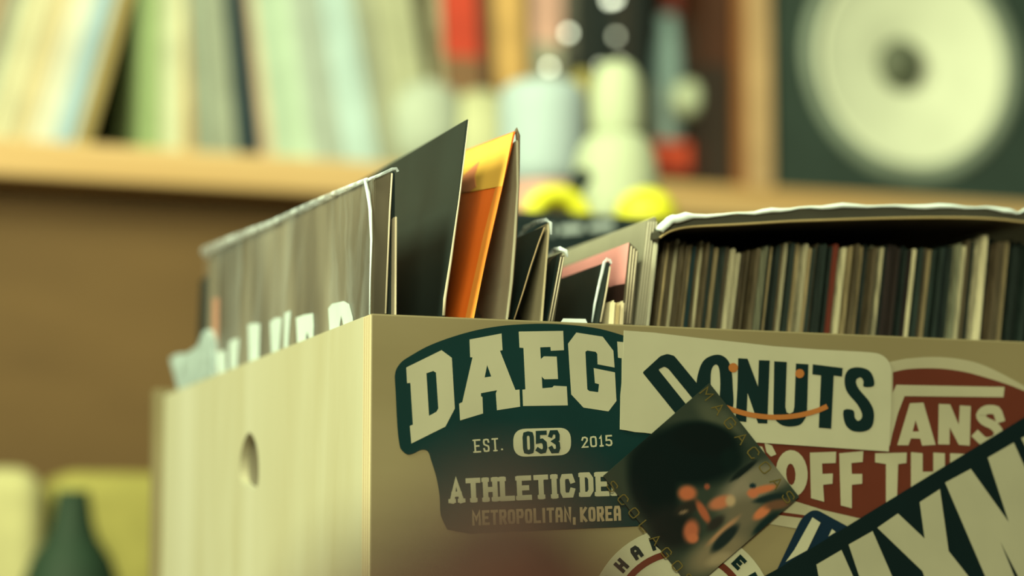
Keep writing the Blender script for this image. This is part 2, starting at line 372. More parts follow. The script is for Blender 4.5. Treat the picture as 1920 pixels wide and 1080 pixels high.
# ------------------------------------------------------------------ ornaments
def pxs(px, py, y, dpx): return (on_y(px+dpx, py, y)-on_y(px, py, y)).x
def lathe_px(name, axis_px, y, prof, m, parent=None, z_bottom=None, n=32):
    """prof = (radius px, py) list from bottom to top, standing at depth y"""
    c = on_y(axis_px, prof[0][1], y); vs = []
    pr = [(pxs(axis_px, q[1], y, q[0])*.97, on_y(axis_px, q[1], y).z-c.z) for q in prof]
    if z_bottom is not None: pr = [(pr[0][0], z_bottom-c.z)]+pr
    return link(name, lathe(pr, c, 'z', n), m, parent)
m_white = mat('white glaze', (176, 190, 166), .7, noise=.03); m_cream = mat('cream glaze', (190, 196, 142), .75, noise=.03)
m_yel = mat('bright yellow plastic', (238, 232, 45), .4, noise=.03); m_blk = mat('black plastic', (14, 28, 24), .35)
m_salm = mat('salmon band', (230, 165, 125), .5); m_must = mat('mustard', (165, 150, 70), .6); m_red = mat('red orange card', (215, 80, 42), .5)
m_teal = mat('pale teal glass', (165, 195, 165), .25); m_must2 = mat('brown core', (160, 135, 60), .7)
# jar pair on shelf, left
yj = YS+.02
j = thing('ceramic_jar', 'cream rounded ceramic jar peeking over the tall black sleeve', 'jar', on_y(848, 335, yj))
yq = YS-.035
c = tag(lathe_px('ceramic_jar', 900, YS-.03+.05, [(66, 340), (72, 300), (72, 250), (66, 215), (50, 185), (12, 170)], mat('dull cream', (200, 198, 135), .8)), 'cream rounded ceramic jar peeking over the tall black sleeve', 'jar')
bpy.data.objects.remove(j); c.name = 'ceramic_jar'
tag(lathe_px('white_bowl', 800, YS+.02, [(40, 318), (60, 300), (68, 262), (66, 205), (50, 170), (12, 152)], mat('pale bowl', (186, 192, 150), .8)), 'pale round covered bowl left of the cream jar on the blurred shelf', 'bowl')
# flight case behind the crate
ycase = .374
pc = on_y(1180, 404, ycase); zc = pc.z
m_case = mat('black case', (16, 30, 26), .45)
xa, xb = on_y(760, 430, ycase).x, on_y(1420, 430, ycase).x
fc = thing('equipment_case', 'black equipment case with pale dashes standing behind the crate', 'case', ((xa+xb)/2, ycase, .75))
link('body', boxm(xa, xb, ycase, .80, .75, zc, .003), m_case, fc)
m_dash = mat('pale print', (180, 190, 160), .5)
cp, cn = Vector((0, ycase, 0)), Vector((0, -1, 0))
link('marking', plates([[rounded([(1032, 424), (1038, 424), (1038, 440), (1032, 440)], 2)], [rounded([(1050, 425), (1092, 421), (1092, 434), (1050, 438)], 5)], [rounded([(1104, 421), (1150, 415), (1150, 428), (1104, 433)], 5)]], cp, cn, .0002, .0003), m_dash, fc)
# figures standing on the case
yf = .60
tag(lathe_px('white_canister', 1018, .70, [(70, 420), (74, 360), (74, 352)], m_salm, None, zc), 'tall bluish white canister with a salmon foot left of the figurine', 'canister')
can = [o for o in COL.objects if o.name.startswith('white_canister')][0]
can.name = 'canister_foot_tmp'
th_ = thing('white_canister', can['label'], 'canister', (can.data.vertices[0].co.x, .70, zc))
for k_ in ('label', 'category'): del can[k_]
can.name = 'foot_band'; can.parent = th_; can.matrix_parent_inverse = Matrix.Translation(-th_.location)
lathe_px('body', 1018, .70, [(74, 351), (78, 320), (80, 200), (76, 172), (60, 158), (20, 155)], m_white, th_)
fg = thing('figurine', 'cream white figurine with a wide body and oval head on the black case', 'figurine', (on_y(1155, 380, yf).x, yf, zc))
lathe_px('body', 1155, yf, [(74, 400), (76, 370), (74, 310), (66, 280), (52, 258), (30, 250)], m_cream, fg, zc)
lathe_px('head', 1157, yf, [(40, 262), (45, 240), (47, 215), (46, 165), (40, 138), (26, 120), (5, 115)], m_cream, fg)
tag(lathe_px('mustard_vial', 1092, .74, [(17, 400), (18, 320), (19, 160), (14, 138), (6, 132)], m_must, None, zc), 'narrow mustard vial between the white canister and the figurine', 'vial')
# yellow tape roll, standing on edge
ct = on_y(1046, 418, .52); R_ = pxs(1046, 418, .52, 50); rr_ = pxs(1046, 418, .52, 17)
zshift = zc+R_+rr_-ct.z
ct.z += max(0, zshift) if zshift < .004 else 0
tr = thing('tape_roll', 'bright yellow ring shaped tape roll standing on the black case', 'tape roll', (ct.x, .52, zc))
R2 = ct.z-zc-rr_
link('tape', tube([(ct.x+R_*math.cos(a), .52, ct.z+R_*math.sin(a)) for a in [2*math.pi*i/40 for i in range(40)]], rr_, 14, True), m_yel, tr)
link('core', lathe([(R_-.2*rr_, .001), (R_-.2*rr_, .006)], Vector((ct.x, .525, ct.z)), 'y', 40), m_must2, tr)
cb = on_y(1212, 404, .52)
tag(link('yellow_ball', lathe([(pxs(1212, 404, .52, 54)*math.sin(math.pi*i/14)+1e-5, pxs(1212, 404, .52, 48)*(-math.cos(math.pi*i/14))) for i in range(15)], cb, 'z', 32), m_yel), 'bright yellow rounded ball at the foot of the figurine, its right side', 'ball')
p1, p2 = on_y(1097, 326, .555), on_y(1072, 366, .555)
p3 = p2+(p2-p1)*((zc+.004-p2.z)/(p2.z-p1.z)) if p1.z != p2.z else p2
tag(link('marker_pen', tube([p1+(p1-p2).normalized()*.002, p1, p2, p3], [.003, .0055, .0055, .0055], 12), m_blk), 'short black marker pen leaning behind the yellow tape roll', 'pen')
# red box with pale teal bottle on top, on the shelf
yr = YS+.05
pa, pb_ = on_y(1222, 330, yr), on_y(1312, 330, yr)
zt = on_y(1268, 264, yr).z
zb_ = on_y(1268, 322, yr).z
rb = thing('small_carton', 'small red orange carton with a dark base on the shelf', 'carton', ((pa.x+pb_.x)/2, yr, zs))
link('sleeve', boxm(pa.x, pb_.x, yr, yr+.06, zb_, zt, .003), m_red, rb)
link('base', boxm(pa.x, pb_.x, yr, yr+.06, zs, zb_-.0002, .001), m_blk, rb)
bt = thing('glass_bottle', 'pale teal bottle with red cap standing on the red orange carton', 'bottle', (on_y(1255, 264, yr+.03).x, yr+.03, zt))
lathe_px('body', 1254, yr+.03, [(27, 262), (29, 240), (29, 130), (24, 90), (17, 60), (17, 30)], m_teal, bt, zt)
lathe_px('cap', 1264, yr+.03, [(20, 32), (20, -30), (18, -34)], mat('dull red cap', (150, 70, 52), .5), bt)
cbl = on_y(1290, 187, yr-.005)
link('round_tag', lathe([(.0158*math.sin(math.pi*i/14)+1e-5, .0158*(-math.cos(math.pi*i/14))) for i in range(15)], cbl, 'z', 24), m_cream, bt)
# dark speaker-like box right of them
two_tone(1322, 1372, 1322, 1372, 120, (75, 42, 22), (48, 36, 24), 'dark brown record sleeve standing against the shelf divider')
# added string of glowing beads that imitate glints
m_em = bpy.data.materials.new('lit bulb'); m_em.use_nodes = True
bs = m_em.node_tree.nodes['Principled BSDF']; bs.inputs['Emission Color'].default_value = (.78, .86, .62, 1); bs.inputs['Emission Strength'].default_value = 6
m_em2 = m_em.copy(); m_em2.node_tree.nodes['Principled BSDF'].inputs['Emission Strength'].default_value = 2.2
ye = .88
pts = [(1130, -60), (1143, 6), (1155, 68), (1162, 118), (1125, 124), (1030, 126), (1066, 62), (1090, -60)]
sl = thing('glint_string', 'added string of glowing beads imitating glints in front of the dark sleeves', 'string light', on_y(1110, -60, ye))
link('wire', tube([on_y(*q, ye) for q in smooth_loop(pts, 5, False)], .0004, 6), m_blk, sl)
for (q, mm, r) in [((1143, 0), m_em, .0026), ((1154, -2), m_em, .0022), ((1155, 68), m_em2, .0022), ((1162, 118), m_em2, .0022), ((1125, 124), m_em2, .0018), ((1030, 126), m_em, .0022), ((1066, 62), m_em, .0024)]:
    link('glint', lathe([(r*math.sin(math.pi*i/8)+1e-5, -r*math.cos(math.pi*i/8)) for i in range(9)], on_y(*q, ye-.002), 'z', 12), mm, sl)

# ------------------------------------------------------------------ things left behind the crate
m_cbox = mat('cream yellow fabric', (190, 182, 112), .8); m_obox = mat('olive yellow fabric', (158, 148, 66), .8)
def cushion(x0, x1, y0, y1, z0, z1, r, m, name, label, cat):
    me = boxm(x0, x1, y0, y1, z0, z1)
    bm = bmesh.new(); bm.from_mesh(me); bmesh.ops.bevel(bm, geom=list(bm.edges), offset=r, segments=6, affect='EDGES', profile=.5)
    bm.to_mesh(me); bm.free()
    for p in me.polygons: p.use_smooth = True
    return tag(link(name, me, m), label, cat)
pL = on_y(-160, 872, .84); pM = on_y(88, 878, .84); pR = on_y(420, 876, .84)
cushion(pL.x, pM.x, .83, .925, .75, pL.z, .02, m_cbox, 'storage_box', 'cream yellow soft storage box at the lower left edge', 'box')
cushion(pM.x+.004, pR.x, .84, .925, .75, pR.z-.004, .02, m_obox, 'storage_box', 'olive yellow soft storage box partly hidden behind the crate', 'box')
m_grn = mat('dark green glass', (26, 50, 27), .7)
tag(lathe_px('green_bottle', 132, .76, [(95, 1140), (92, 1090), (75, 1045), (50, 1010), (40, 980), (34, 940), (30, 920)], m_grn, None, .75), 'dark green bottle in front of the two storage boxes, lower left', 'bottle')

# ------------------------------------------------------------------ crate
W, D, T = .44, .36, .010
ply = ramp_mat('birch plywood', [(.25, (192, 182, 122)), (.5, (208, 202, 146)), (.8, (224, 220, 168))], (14, 14, 2.2), .5, detail=6, distortion=.6, gain=.52)
def lam_mat():
    m = bpy.data.materials.new('plywood laminations'); m.use_nodes = True; nt = m.node_tree; b = nt.nodes['Principled BSDF']
    tc = nt.nodes.new('ShaderNodeTexCoord'); sep = nt.nodes.new('ShaderNodeSeparateXYZ'); cr = nt.nodes.new('ShaderNodeValToRGB'); mr = nt.nodes.new('ShaderNodeMapRange')
    mr.inputs[1].default_value = 0; mr.inputs[2].default_value = T
    cr.color_ramp.interpolation = 'LINEAR'
    lt, dk = alb((228, 210, 145), .52), alb((150, 105, 50), .5)
    st = [(0, lt), (.2, lt), (.235, dk), (.27, lt), (.48, lt), (.51, dk), (.54, lt), (.74, lt), (.78, dk), (.82, lt), (1, lt)]
    while len(cr.color_ramp.elements) < len(st): cr.color_ramp.elements.new(.5)
    for e, (p, c) in zip(cr.color_ramp.elements, st): e.position = p; e.color = (*c, 1)
    L = nt.links.new
    L(tc.outputs['Object'], sep.inputs[0]); L(sep.outputs[1], mr.inputs[0]); L(mr.outputs[0], cr.inputs[0]); L(cr.outputs[0], b.inputs['Base Color'])
    b.inputs['Roughness'].default_value = .6
    return m
lam = lam_mat()
cr = thing('record_crate', 'birch plywood record crate covered in stickers with hand hole in its side', 'crate', (0, 0, 0)); cr.location = (0, 0, 0)
zb = .75
ply_shaded = ramp_mat('birch plywood shaded', [(.25, (176, 158, 95)), (.5, (192, 174, 108)), (.8, (208, 190, 124))], (3, 14, 14), .5, detail=6, distortion=.6, gain=.27)  # darker copy of the same plywood, dimmer light put into its colour
fpn = boxm(0, W, 0, T, zb, Z0, .0006); fpn.materials.append(ply_shaded); fpn.materials.append(lam)
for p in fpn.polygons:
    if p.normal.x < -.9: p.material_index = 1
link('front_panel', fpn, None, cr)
# side panel with the oval hand hole
def side_panel():
    hc = [(467, 865)]
    Y = [on_plane(px, py, Vector((0, 0, 0)), Vector((-1, 0, 0))) for px, py in smooth_loop([(467, 811), (478, 830), (483, 860), (483, 905), (474, 918), (460, 912), (449, 898), (449, 860), (456, 828)], 4)]
    loops = [[Vector((T+.0004, zb, 0)), Vector((D-T, zb, 0)), Vector((D-T, Z0, 0)), Vector((T+.0004, Z0, 0))], [Vector((v.y, v.z, 0)) for v in Y]]
    flat = [v for l in loops for v in l]; m = len(flat); tr_ = tessellate_polygon(loops)
    vs = [(.0003, v.x, v.y) for v in flat]+[(T, v.x, v.y) for v in flat]
    fs = [tuple(t) for t in tr_]+[tuple(m+i for i in reversed(t)) for t in tr_]; s = 0
    for l in loops:
        for i in range(len(l)): j = (i+1) % len(l); fs.append((s+i, s+j, m+s+j, m+s+i))
        s += len(l)
    return mesh('side_panel', vs, fs)
link('side_panel', side_panel(), ply, cr)
link('side_panel', boxm(W-T, W, T, D-T, zb, Z0, .0005), ply, cr)
link('back_panel', boxm(-.004, W, D-T, D, zb, Z0+.003, .0006), ply_shaded, cr)  # shaded plywood colour keeps the lit end of this panel dim
link('base_panel', boxm(T, W-T, T, D-T, zb, zb+.008), ply, cr)

# ------------------------------------------------------------------ record sleeves in the crate
ZF = zb+.0085
def sleeve_mesh(tl, tr_, bl, br, yfr, L, bev=.0004, skew=0, curve=None, rise=0):
    """tl,tr_: top-left/right front corners (px); bl,br: same edge at the rim; the rest stands hidden in the crate"""
    rows = []
    T0, T1 = on_y(*tl, yfr), on_y(*tr_, yfr); B0, B1 = on_y(*bl, yfr), on_y(*br, yfr)
    prof = [(T0, T1)]
    for k in (curve or []):
        prof.append((on_y(*k[0], yfr), on_y(*k[1], yfr)))
    prof += [(B0, B1), (Vector((B0.x-.0006, yfr, ZF)), Vector((B1.x-.0006, yfr, ZF)))]
    vs = []
    for ia, (a, b) in enumerate(prof):
        if ia == 0 and rise:
            rv = (prof[0][0]-prof[1][0]).normalized()*rise; vs += [a, b, b+Vector((skew, L, 0))+rv, a+Vector((skew, L, 0))+rv]; continue
        vs += [a, b, b+Vector((skew, L, 0)), a+Vector((skew, L, 0))]
    fs = [(0, 1, 2, 3)]
    n = len(prof)
    for i in range(n-1):
        for k in range(4):
            k2 = (k+1) % 4; fs.append((i*4+k, i*4+k2, i*4+4+k2, i*4+4+k))
    fs.append(tuple((n-1)*4+k for k in range(4)))
    me = mesh('sleeve', vs, fs)
    if bev:
        bm = bmesh.new(); bm.from_mesh(me); bmesh.ops.bevel(bm, geom=[e for e in bm.edges if e.calc_face_angle(0) > .5], offset=bev, segments=2, affect='EDGES'); bm.to_mesh(me); bm.free()
    return me, prof
def plane_of(prof, skew=0, L=.315):
    a, b = prof[0][0], prof[-2][0]; n = (a-b).cross(Vector((skew, L, 0))); n.normalize()
    if n.x > 0: n = -n
    return a, n
m_edge = mat('worn pale sleeve edge', (205, 190, 140), .6)
m_dk = mat('black sleeve board', (36, 46, 36), .42, noise=.1); m_dk2 = mat('black green sleeve', (18, 32, 26), .4)
m_brn = mat('brown grey board', (98, 90, 62), .6); m_grey = mat('pale grey cream board', (150, 145, 106), .6)
# 1 plastic wrapped grey sleeve
art = ramp_mat('printed grey artwork', [(.3, (58, 52, 34)), (.5, (92, 84, 58)), (.75, (140, 132, 96))], (30, 22, 5), .35, detail=4)
yA = .013
t1 = thing('record_sleeve', 'grey printed record sleeve in crinkled clear plastic with white letters, leftmost in the crate', 'record sleeve', (.03, .1, ZF))
xA_ = on_y(702, 335, yA); bq = on_plane(392, 474, xA_, Vector((1, 0, 0))); LA_ = bq.y-yA; SKA = 0; RISE = bq.z-xA_.z
me, pA = sleeve_mesh((702, 335), (733, 321), (698, 590), (723, 590), yA, LA_, skew=SKA, rise=RISE)
link('cover', me, art, t1)
pa_, na_ = plane_of(pA, SKA, LA_)
def c9(p, o=(380, 540), s=6.0): return [(o[0]+x/s, o[1]+y/s) for x, y in p]
lets = [[c9([(165, 725), (258, 700), (275, 1200), (185, 1230)])], [c9([(300, 620), (335, 580), (412, 568), (385, 890), (375, 1150), (320, 1180), (310, 900)])],
        [c9([(515, 415), (560, 398), (645, 400), (632, 800), (625, 1000), (535, 1050), (530, 850)])],
        [c9([(762, 385), (820, 335), (892, 335), (862, 700), (860, 850), (790, 880), (778, 720)])], [c9([(925, 285), (992, 255), (962, 640), (955, 800), (915, 820), (920, 660)])],
        [c9([(1055, 335), (1150, 300), (1242, 285), (1250, 430), (1240, 700), (1205, 700), (1200, 560), (1180, 490), (1165, 560), (1160, 700), (1075, 720)])],
        [c9([(1418, 230), (1460, 178), (1590, 148), (1648, 180), (1690, 340), (1700, 600), (1600, 600), (1585, 400), (1562, 305), (1545, 410), (1540, 600), (1440, 600)])]]
m_let = mat('white print', (192, 205, 172), .45, noise=.04)
link('lettering', plates([[l[0]] for l in lets], pa_, na_, .0003, .0002), m_let, t1)
# clear plastic with ripples over the left face
def ripple_sheet(p, n, corners, off, amp, nu=50, nv=24):
    c = [Vector(q) for q in corners]; vs, fs = [], []
    rnd = [random.uniform(-1, 1) for _ in range(400)]
    for j in range(nv+1):
        for i in range(nu+1):
            u, v = i/nu, j/nv
            q = (c[0]*(1-u)+c[1]*u)*(1-v)+(c[3]*(1-u)+c[2]*u)*v
            h = amp*(.5+.5*math.sin(u*47+3*math.sin(v*5+u*9))*math.cos(v*7+u*20)+.35*math.sin(u*110+v*30)*(u**3))
            vs.append(on_plane(q.x, q.y, p, n)+n*(off+max(0, h)))
    for j in range(nv):
        for i in range(nu): a = j*(nu+1)+i; fs.append((a, a+1, a+nu+2, a+nu+1))
    me = mesh('plastic', vs, fs, True); return me
bkA = pA[0][0]+Vector((SKA, LA_, RISE))
def to_px(P):
    d = P-CAM; z = d.dot(Fw); return (960+FPX*d.dot(Rt)/z, 540-FPX*d.dot(Up)/z)
b0 = to_px(bkA); b1 = to_px(pA[-2][0]+Vector((SKA, LA_, -.02)))
pl = plastic_mat('crinkled clear plastic', .13)
link('plastic_wrap', ripple_sheet(pa_, na_, [(b0[0]-4, b0[1]-4), (703, 333), (698, 600), (b1[0], b1[1])], .0008, .0007), pl, t1)
pw = plastic_mat('white plastic fold', .75, (235, 245, 215), 120)
fold = [on_plane(x, y, pa_, na_)+na_*.0008 for x, y in [(b0[0]-2, b0[1]-1), (b0[0]*.8+690*.2, b0[1]*.8+340*.2-2), (b0[0]*.6+690*.4, b0[1]*.6+338*.4+1), (b0[0]*.35+690*.65, b0[1]*.35+337*.65-1), (b0[0]*.15+690*.85, b0[1]*.15+336*.85), (692, 337)]]
foldf = [on_plane(x, y, pa_, na_)+na_*.0012 for x, y in [(690, 338), (696, 362), (700, 395), (702, 450), (700, 520), (699, 590)]]
link('plastic_fold', tube(fold, [.003, .0022, .0016, .0013, .001, .0008], 8), pw, t1)
link('plastic_fold', tube([on_y(x, y, yA-.001) for x, y in [(690, 337), (712, 328), (735, 317), (743, 316), (746, 322)]], .0006, 8), pw, t1)
link('plastic_fold', tube(foldf, [.0006, .0008, .0007, .0005, .0003, .0003], 8), pw, t1)
# edge strip of the wrapped sleeve
link('pale_edge', tube([on_y(x, y, yA-.0004) for x, y in [(735, 325), (731, 395), (729, 440), (723, 588)]], .00035, 6), m_edge, t1)
# 2 black slab added in place of the gap's shade, then a thin sleeve
me, p_ = sleeve_mesh((735, 322), (741, 321), (724.5, 590), (740, 590), yA+.004, .315)
tag(link('record_sleeve', me, m_dk2), 'black slab standing in for the shaded gap beside the plastic wrapped sleeve', 'record sleeve')
me, p_ = sleeve_mesh((741.6, 405), (745, 405), (741, 590), (744, 590), yA-.001, .30)
t2 = tag(link('record_sleeve', me, m_edge), 'thin pale edged record sleeve left of the tall plain black sleeve', 'record sleeve')
# 3 tall black sleeve
t3 = thing('record_sleeve', 'tallest plain black record sleeve, its corner highest in the crate', 'record sleeve', (.05, .1, ZF))
me, p3_ = sleeve_mesh((875, 224), (879.5, 222), (829, 592), (833.5, 592), yA, .315, curve=[((858, 375), (862.5, 375)), ((842, 490), (846.5, 490))])
link('cover', me, m_dk, t3)
link('pale_edge', tube([on_y(x, y, yA-.0002) for x, y in [(879, 226), (861, 375), (845, 490), (834, 560), (832, 592)]], [.0002, .0003, .0005, .0006, .0006], 6), m_edge, t3)
# gatefolds
def gatefold(label, lt, lb, rt, rb, th, mL, mR, mE, yfr, skew=.02, bev=.0003, skl=0, rise=0, curve=None):
    t = thing('gatefold_sleeve', label, 'record sleeve', (on_y(*lb, yfr).x, yfr+.1, ZF))
    a, pa1 = sleeve_mesh(lt, (lt[0]+th, lt[1]), lb, (lb[0]+th*.8, lb[1]), yfr, .312, bev, skl, rise=rise)
    b, pb1 = sleeve_mesh((rt[0]-th, rt[1]), rt, (rb[0]-th, rb[1]), rb, yfr, .312, bev, skew, curve=curve)
    link('front_leaf', a, mL, t); link('back_leaf', b, mR, t)
    return t, pa1
m_org = mat('orange print', (242, 98, 25), .4, gain=1.2, noise=.12, nscale=(60, 60, 12)); m_ylw = mat('yellow print', (250, 170, 62), .4, gain=1.2, noise=.06); m_lorg = mat('light orange edge', (245, 132, 45), .45, gain=1.2); m_sal = mat('salmon print', (244, 150, 90), .45)
t4, pO = gatefold('orange and yellow gatefold record sleeve standing open beside the tall black one', (963, 246), (884, 596), (972, 262), (953, 597), 4, m_org, mat('grey brown inner board', (185, 178, 130), .6), m_edge, yA+.002, .035, skl=-.011, rise=.012, curve=[((969, 350), (973, 350)), ((963, 450), (967.5, 450)), ((957, 530), (961.5, 530))])
pp, nn = plane_of(pO, -.011)
link('spine', tube([on_y(x, y, yA+.003) for x, y in [(963, 252), (968, 244), (971, 254), (972.5, 300), (972, 350), (967, 450), (960.5, 530), (953, 595)]], [.0005, .0011, .0009, .0005, .0004, .0004, .0004, .0004], 8), mat('brown grey spine', (110, 92, 60), .6), t4)
link('yellow_print', plates([[[(962.5, 248.5), (820, 306), (790, 380), (868, 362), (942, 349)]]], pp, nn, .0002, .0001), m_ylw, t4)
link('salmon_print', plates([[[(899, 302), (868, 330), (862, 361), (880, 360), (893, 350), (890, 330)]]], pp, nn, .00035, .0001), m_sal, t4)
link('light_border', plates([[[(942, 349.5), (930, 350), (907, 440), (872, 600), (888, 600), (912, 480)]]], pp, nn, .0002, .0001), m_lorg, t4)
t5, pC = gatefold('black gatefold record sleeve with a rounded plastic top, right of the orange one', (1020, 424), (964, 598), (1032, 416), (1018, 601), 3.5, m_dk2, mat('tan inner board', (200, 185, 128), .6), m_edge, yA+.004, .03)
link('pale_edge', tube([on_y(x, y, yA+.0035) for x, y in [(1021, 426), (1010, 455), (995, 500), (980, 550), (964, 599)]], .0003, 6), mat('tan edge', (165, 140, 88), .6), t5)
link('plastic_fold', tube([on_y(x, y, yy) for x, y, yy in [(1033, 440, yA+.003), (1032, 418, yA+.003), (1024, 412, yA+.004), (1005, 417, .05), (985, 428, .08), (972, 446, .1)]], [.0004, .0008, .0008, .0009, .0008, .0005], 8), pw, t5)
# 6 rounded brown edged sleeve
t6 = thing('record_sleeve', 'black record sleeve with worn brown edges and pale rounded plastic top', 'record sleeve', (.12, .1, ZF))
me, p6 = sleeve_mesh((1050, 474), (1062, 472), (1028, 603), (1041, 603), yA+.003, .31, .0012)
link('cover', me, m_brn, t6)
pp6, nn6 = plane_of(p6)
link('dark_face', plates([[[(1050, 476), (1036, 484), (1025, 500), (1000, 603), (1026, 603)]]], pp6, nn6, .0002, .0001), m_dk2, t6)
link('plastic_fold', tube([on_y(x, y, yy) for x, y, yy in [(1064, 482, yA+.002), (1061, 471, yA+.002), (1050, 466, yA+.003), (1040, 468, .04), (1031, 476, .06)]], [.0004, .0008, .0009, .0008, .0006], 8), pw, t6)
for xs in ((1052, 1030), (1057, 1035)):
    link('worn_edge', tube([on_y(xs[0], 482, yA+.0025), on_y(xs[1], 602, yA+.0025)], .00025, 6), m_edge, t6)
# 7 black sleeve with white rim
t7 = thing('record_sleeve', 'black record sleeve with a bright white plastic rim in front of the pink sleeve', 'record sleeve', (.14, .1, ZF))
me, p7 = sleeve_mesh((1139, 490), (1146, 490), (1118, 606), (1125, 606), yA+.003, .30, .0006)
link('cover', me, m_dk, t7)
link('plastic_fold', tube([on_y(x, y, yA+.0022) for x, y in [(1146, 495), (1144, 488), (1138, 486), (1133, 492), (1124, 530), (1115, 570), (1110, 604)]], [.0004, .0006, .0008, .0007, .0006, .0005, .0003], 8), pw, t7)
link('worn_edge', tube([on_y(x, y, yA+.0025) for x, y in [(1144, 500), (1137, 545), (1126, 604)]], .0004, 6), m_edge, t7)
# 8 pink sleeve
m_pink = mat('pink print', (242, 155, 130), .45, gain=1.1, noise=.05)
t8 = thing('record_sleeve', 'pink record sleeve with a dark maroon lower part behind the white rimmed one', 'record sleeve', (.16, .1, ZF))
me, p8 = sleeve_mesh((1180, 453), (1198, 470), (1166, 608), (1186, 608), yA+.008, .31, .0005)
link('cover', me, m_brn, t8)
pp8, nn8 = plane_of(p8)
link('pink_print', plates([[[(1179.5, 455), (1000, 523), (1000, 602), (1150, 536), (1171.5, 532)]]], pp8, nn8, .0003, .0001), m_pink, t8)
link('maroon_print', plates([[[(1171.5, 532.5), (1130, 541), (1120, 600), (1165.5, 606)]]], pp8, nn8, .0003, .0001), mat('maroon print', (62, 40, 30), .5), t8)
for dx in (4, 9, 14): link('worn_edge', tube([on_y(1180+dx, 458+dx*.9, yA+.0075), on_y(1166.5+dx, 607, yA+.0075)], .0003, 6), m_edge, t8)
# 9 pale tall sleeve
t9 = thing('record_sleeve', 'wide pale grey cream record sleeve with layered edge, just left of the packed spines', 'record sleeve', (.18, .1, ZF))
me, p9 = sleeve_mesh((1214, 412), (1232, 404), (1192, 610), (1212, 610), yA+.012, .312, .0006)
link('cover', me, m_grey, t9)
me, p9b = sleeve_mesh((1233, 420), (1239, 425), (1213, 612), (1218, 612), yA+.010, .312, .0006)
link('inner_sleeve', me, mat('cream inner sleeve', (190, 186, 140), .6), t9)
for k in range(4): link('layer_edge', tube([on_y(1216+k*5, 416, yA+.0115), on_y(1194+k*5, 609, yA+.0115)], .00025, 6), mat('cream line', (200, 192, 145), .6), t9)
# 10 small bundle of short white sleeves
for i, (a, tp) in enumerate([(1146, 562), (1154.5, 566), (1163, 563)]):
    me, q = sleeve_mesh((a+3, tp), (a+10, tp+1), (a, 608), (a+7, 608), yA, .17, .0008)
    tag(link('small_sleeve', me, mat('cream short sleeve', [(215, 200, 140), (185, 165, 105), (205, 190, 135)][i], .6)), ['left', 'middle', 'right'][i]+' one of the three short cream sleeves just above the crate rim', 'record sleeve', 'three short cream sleeves above the rim')
a_, b_ = on_y(1050, 600, yA+.001), on_y(1100, 606, yA+.001)
wp = mesh('paper', [on_y(1050, 606, yA), on_y(1104, 612, yA), on_y(1098, 598, yA), on_y(1056, 597, yA), on_y(1050, 606, yA+.0005), on_y(1104, 612, yA+.0005), on_y(1098, 598, yA+.0005), on_y(1056, 597, yA+.0005)], [(0, 1, 2, 3), (7, 6, 5, 4), (0, 1, 5, 4), (1, 2, 6, 5), (2, 3, 7, 6), (3, 0, 4, 7)])
tag(link('divider_tab', wp, mat('white card', (215, 222, 190), .6)), 'small white card tab peeking over the rim above the green sticker', 'card')
# pieces at the back left corner of the crate
xp = Vector((.0015, 0, 0)); 
bw = [on_plane(x, y, xp, Vector((1, 0, 0))) for x, y in [(318, 672), (330, 664), (352, 662), (370, 648), (380, 622), (388, 618), (398, 640)]]
bw = bw+[Vector((.0015, bw[-1].y, Z0+.0007)), Vector((.0015, bw[0].y-.02, Z0+.0007))]
nv_ = len(bw); vsb = bw+[v+Vector((.004, 0, 0)) for v in bw]
tag(link('paper_wrap', mesh('wrap', vsb, [tuple(range(nv_)), tuple(range(2*nv_-1, nv_-1, -1))]+[(i, (i+1) % nv_, nv_+(i+1) % nv_, nv_+i) for i in range(nv_)]), mat('bluish crumpled wrap', (160, 176, 150), .4, noise=.2, nscale=(80, 80, 80))), 'pale bluish crumpled wrap poking up at the far back corner of the crate', 'wrapping')
link('salmon_strip', plates([[[(399, 560), (411, 558), (408, 706), (399, 712)]]], pa_, na_, .0003, .0002), mat('salmon strip', (165, 112, 74), .5), t1)
def small_slab(x0, x1, y0, y1, z1, m, label):
    return tag(link('record_sleeve', boxm(x0, x1, y0, y1, ZF, z1, .0006), m), label, 'record sleeve')

# packed spines
def rim_y(px): return 588+(px-695)*.0433
prof_top = [(1236, 452), (1262, 450), (1285, 455), (1300, 460), (1320, 452), (1350, 462), (1380, 470), (1420, 468), (1440, 458), (1480, 455), (1500, 458), (1520, 460), (1545, 458), (1575, 462), (1600, 460), (1640, 462), (1660, 458), (1700, 466), (1740, 466), (1780, 462), (1805, 456), (1835, 440), (1855, 442), (1880, 452), (1930, 458), (2000, 460)]
def ptop(x):
    for (a, ya), (b, yb) in zip(prof_top, prof_top[1:]):
        if a <= x <= b: return ya+(yb-ya)*(x-a)/(b-a)
    return 455
CLS = {'c': ('cream', (200, 190, 132)), 't': ('tan', (165, 146, 92)), 'b': ('brown', (92, 80, 50)), 'd': ('dark green', (38, 50, 38)), 'k': ('black', (20, 34, 28)), 'r': ('red', (125, 50, 28)), 'o': ('olive', (128, 128, 88)), 'e': ('teal', (22, 58, 54)), 'm': ('dark maroon', (44, 34, 26))}
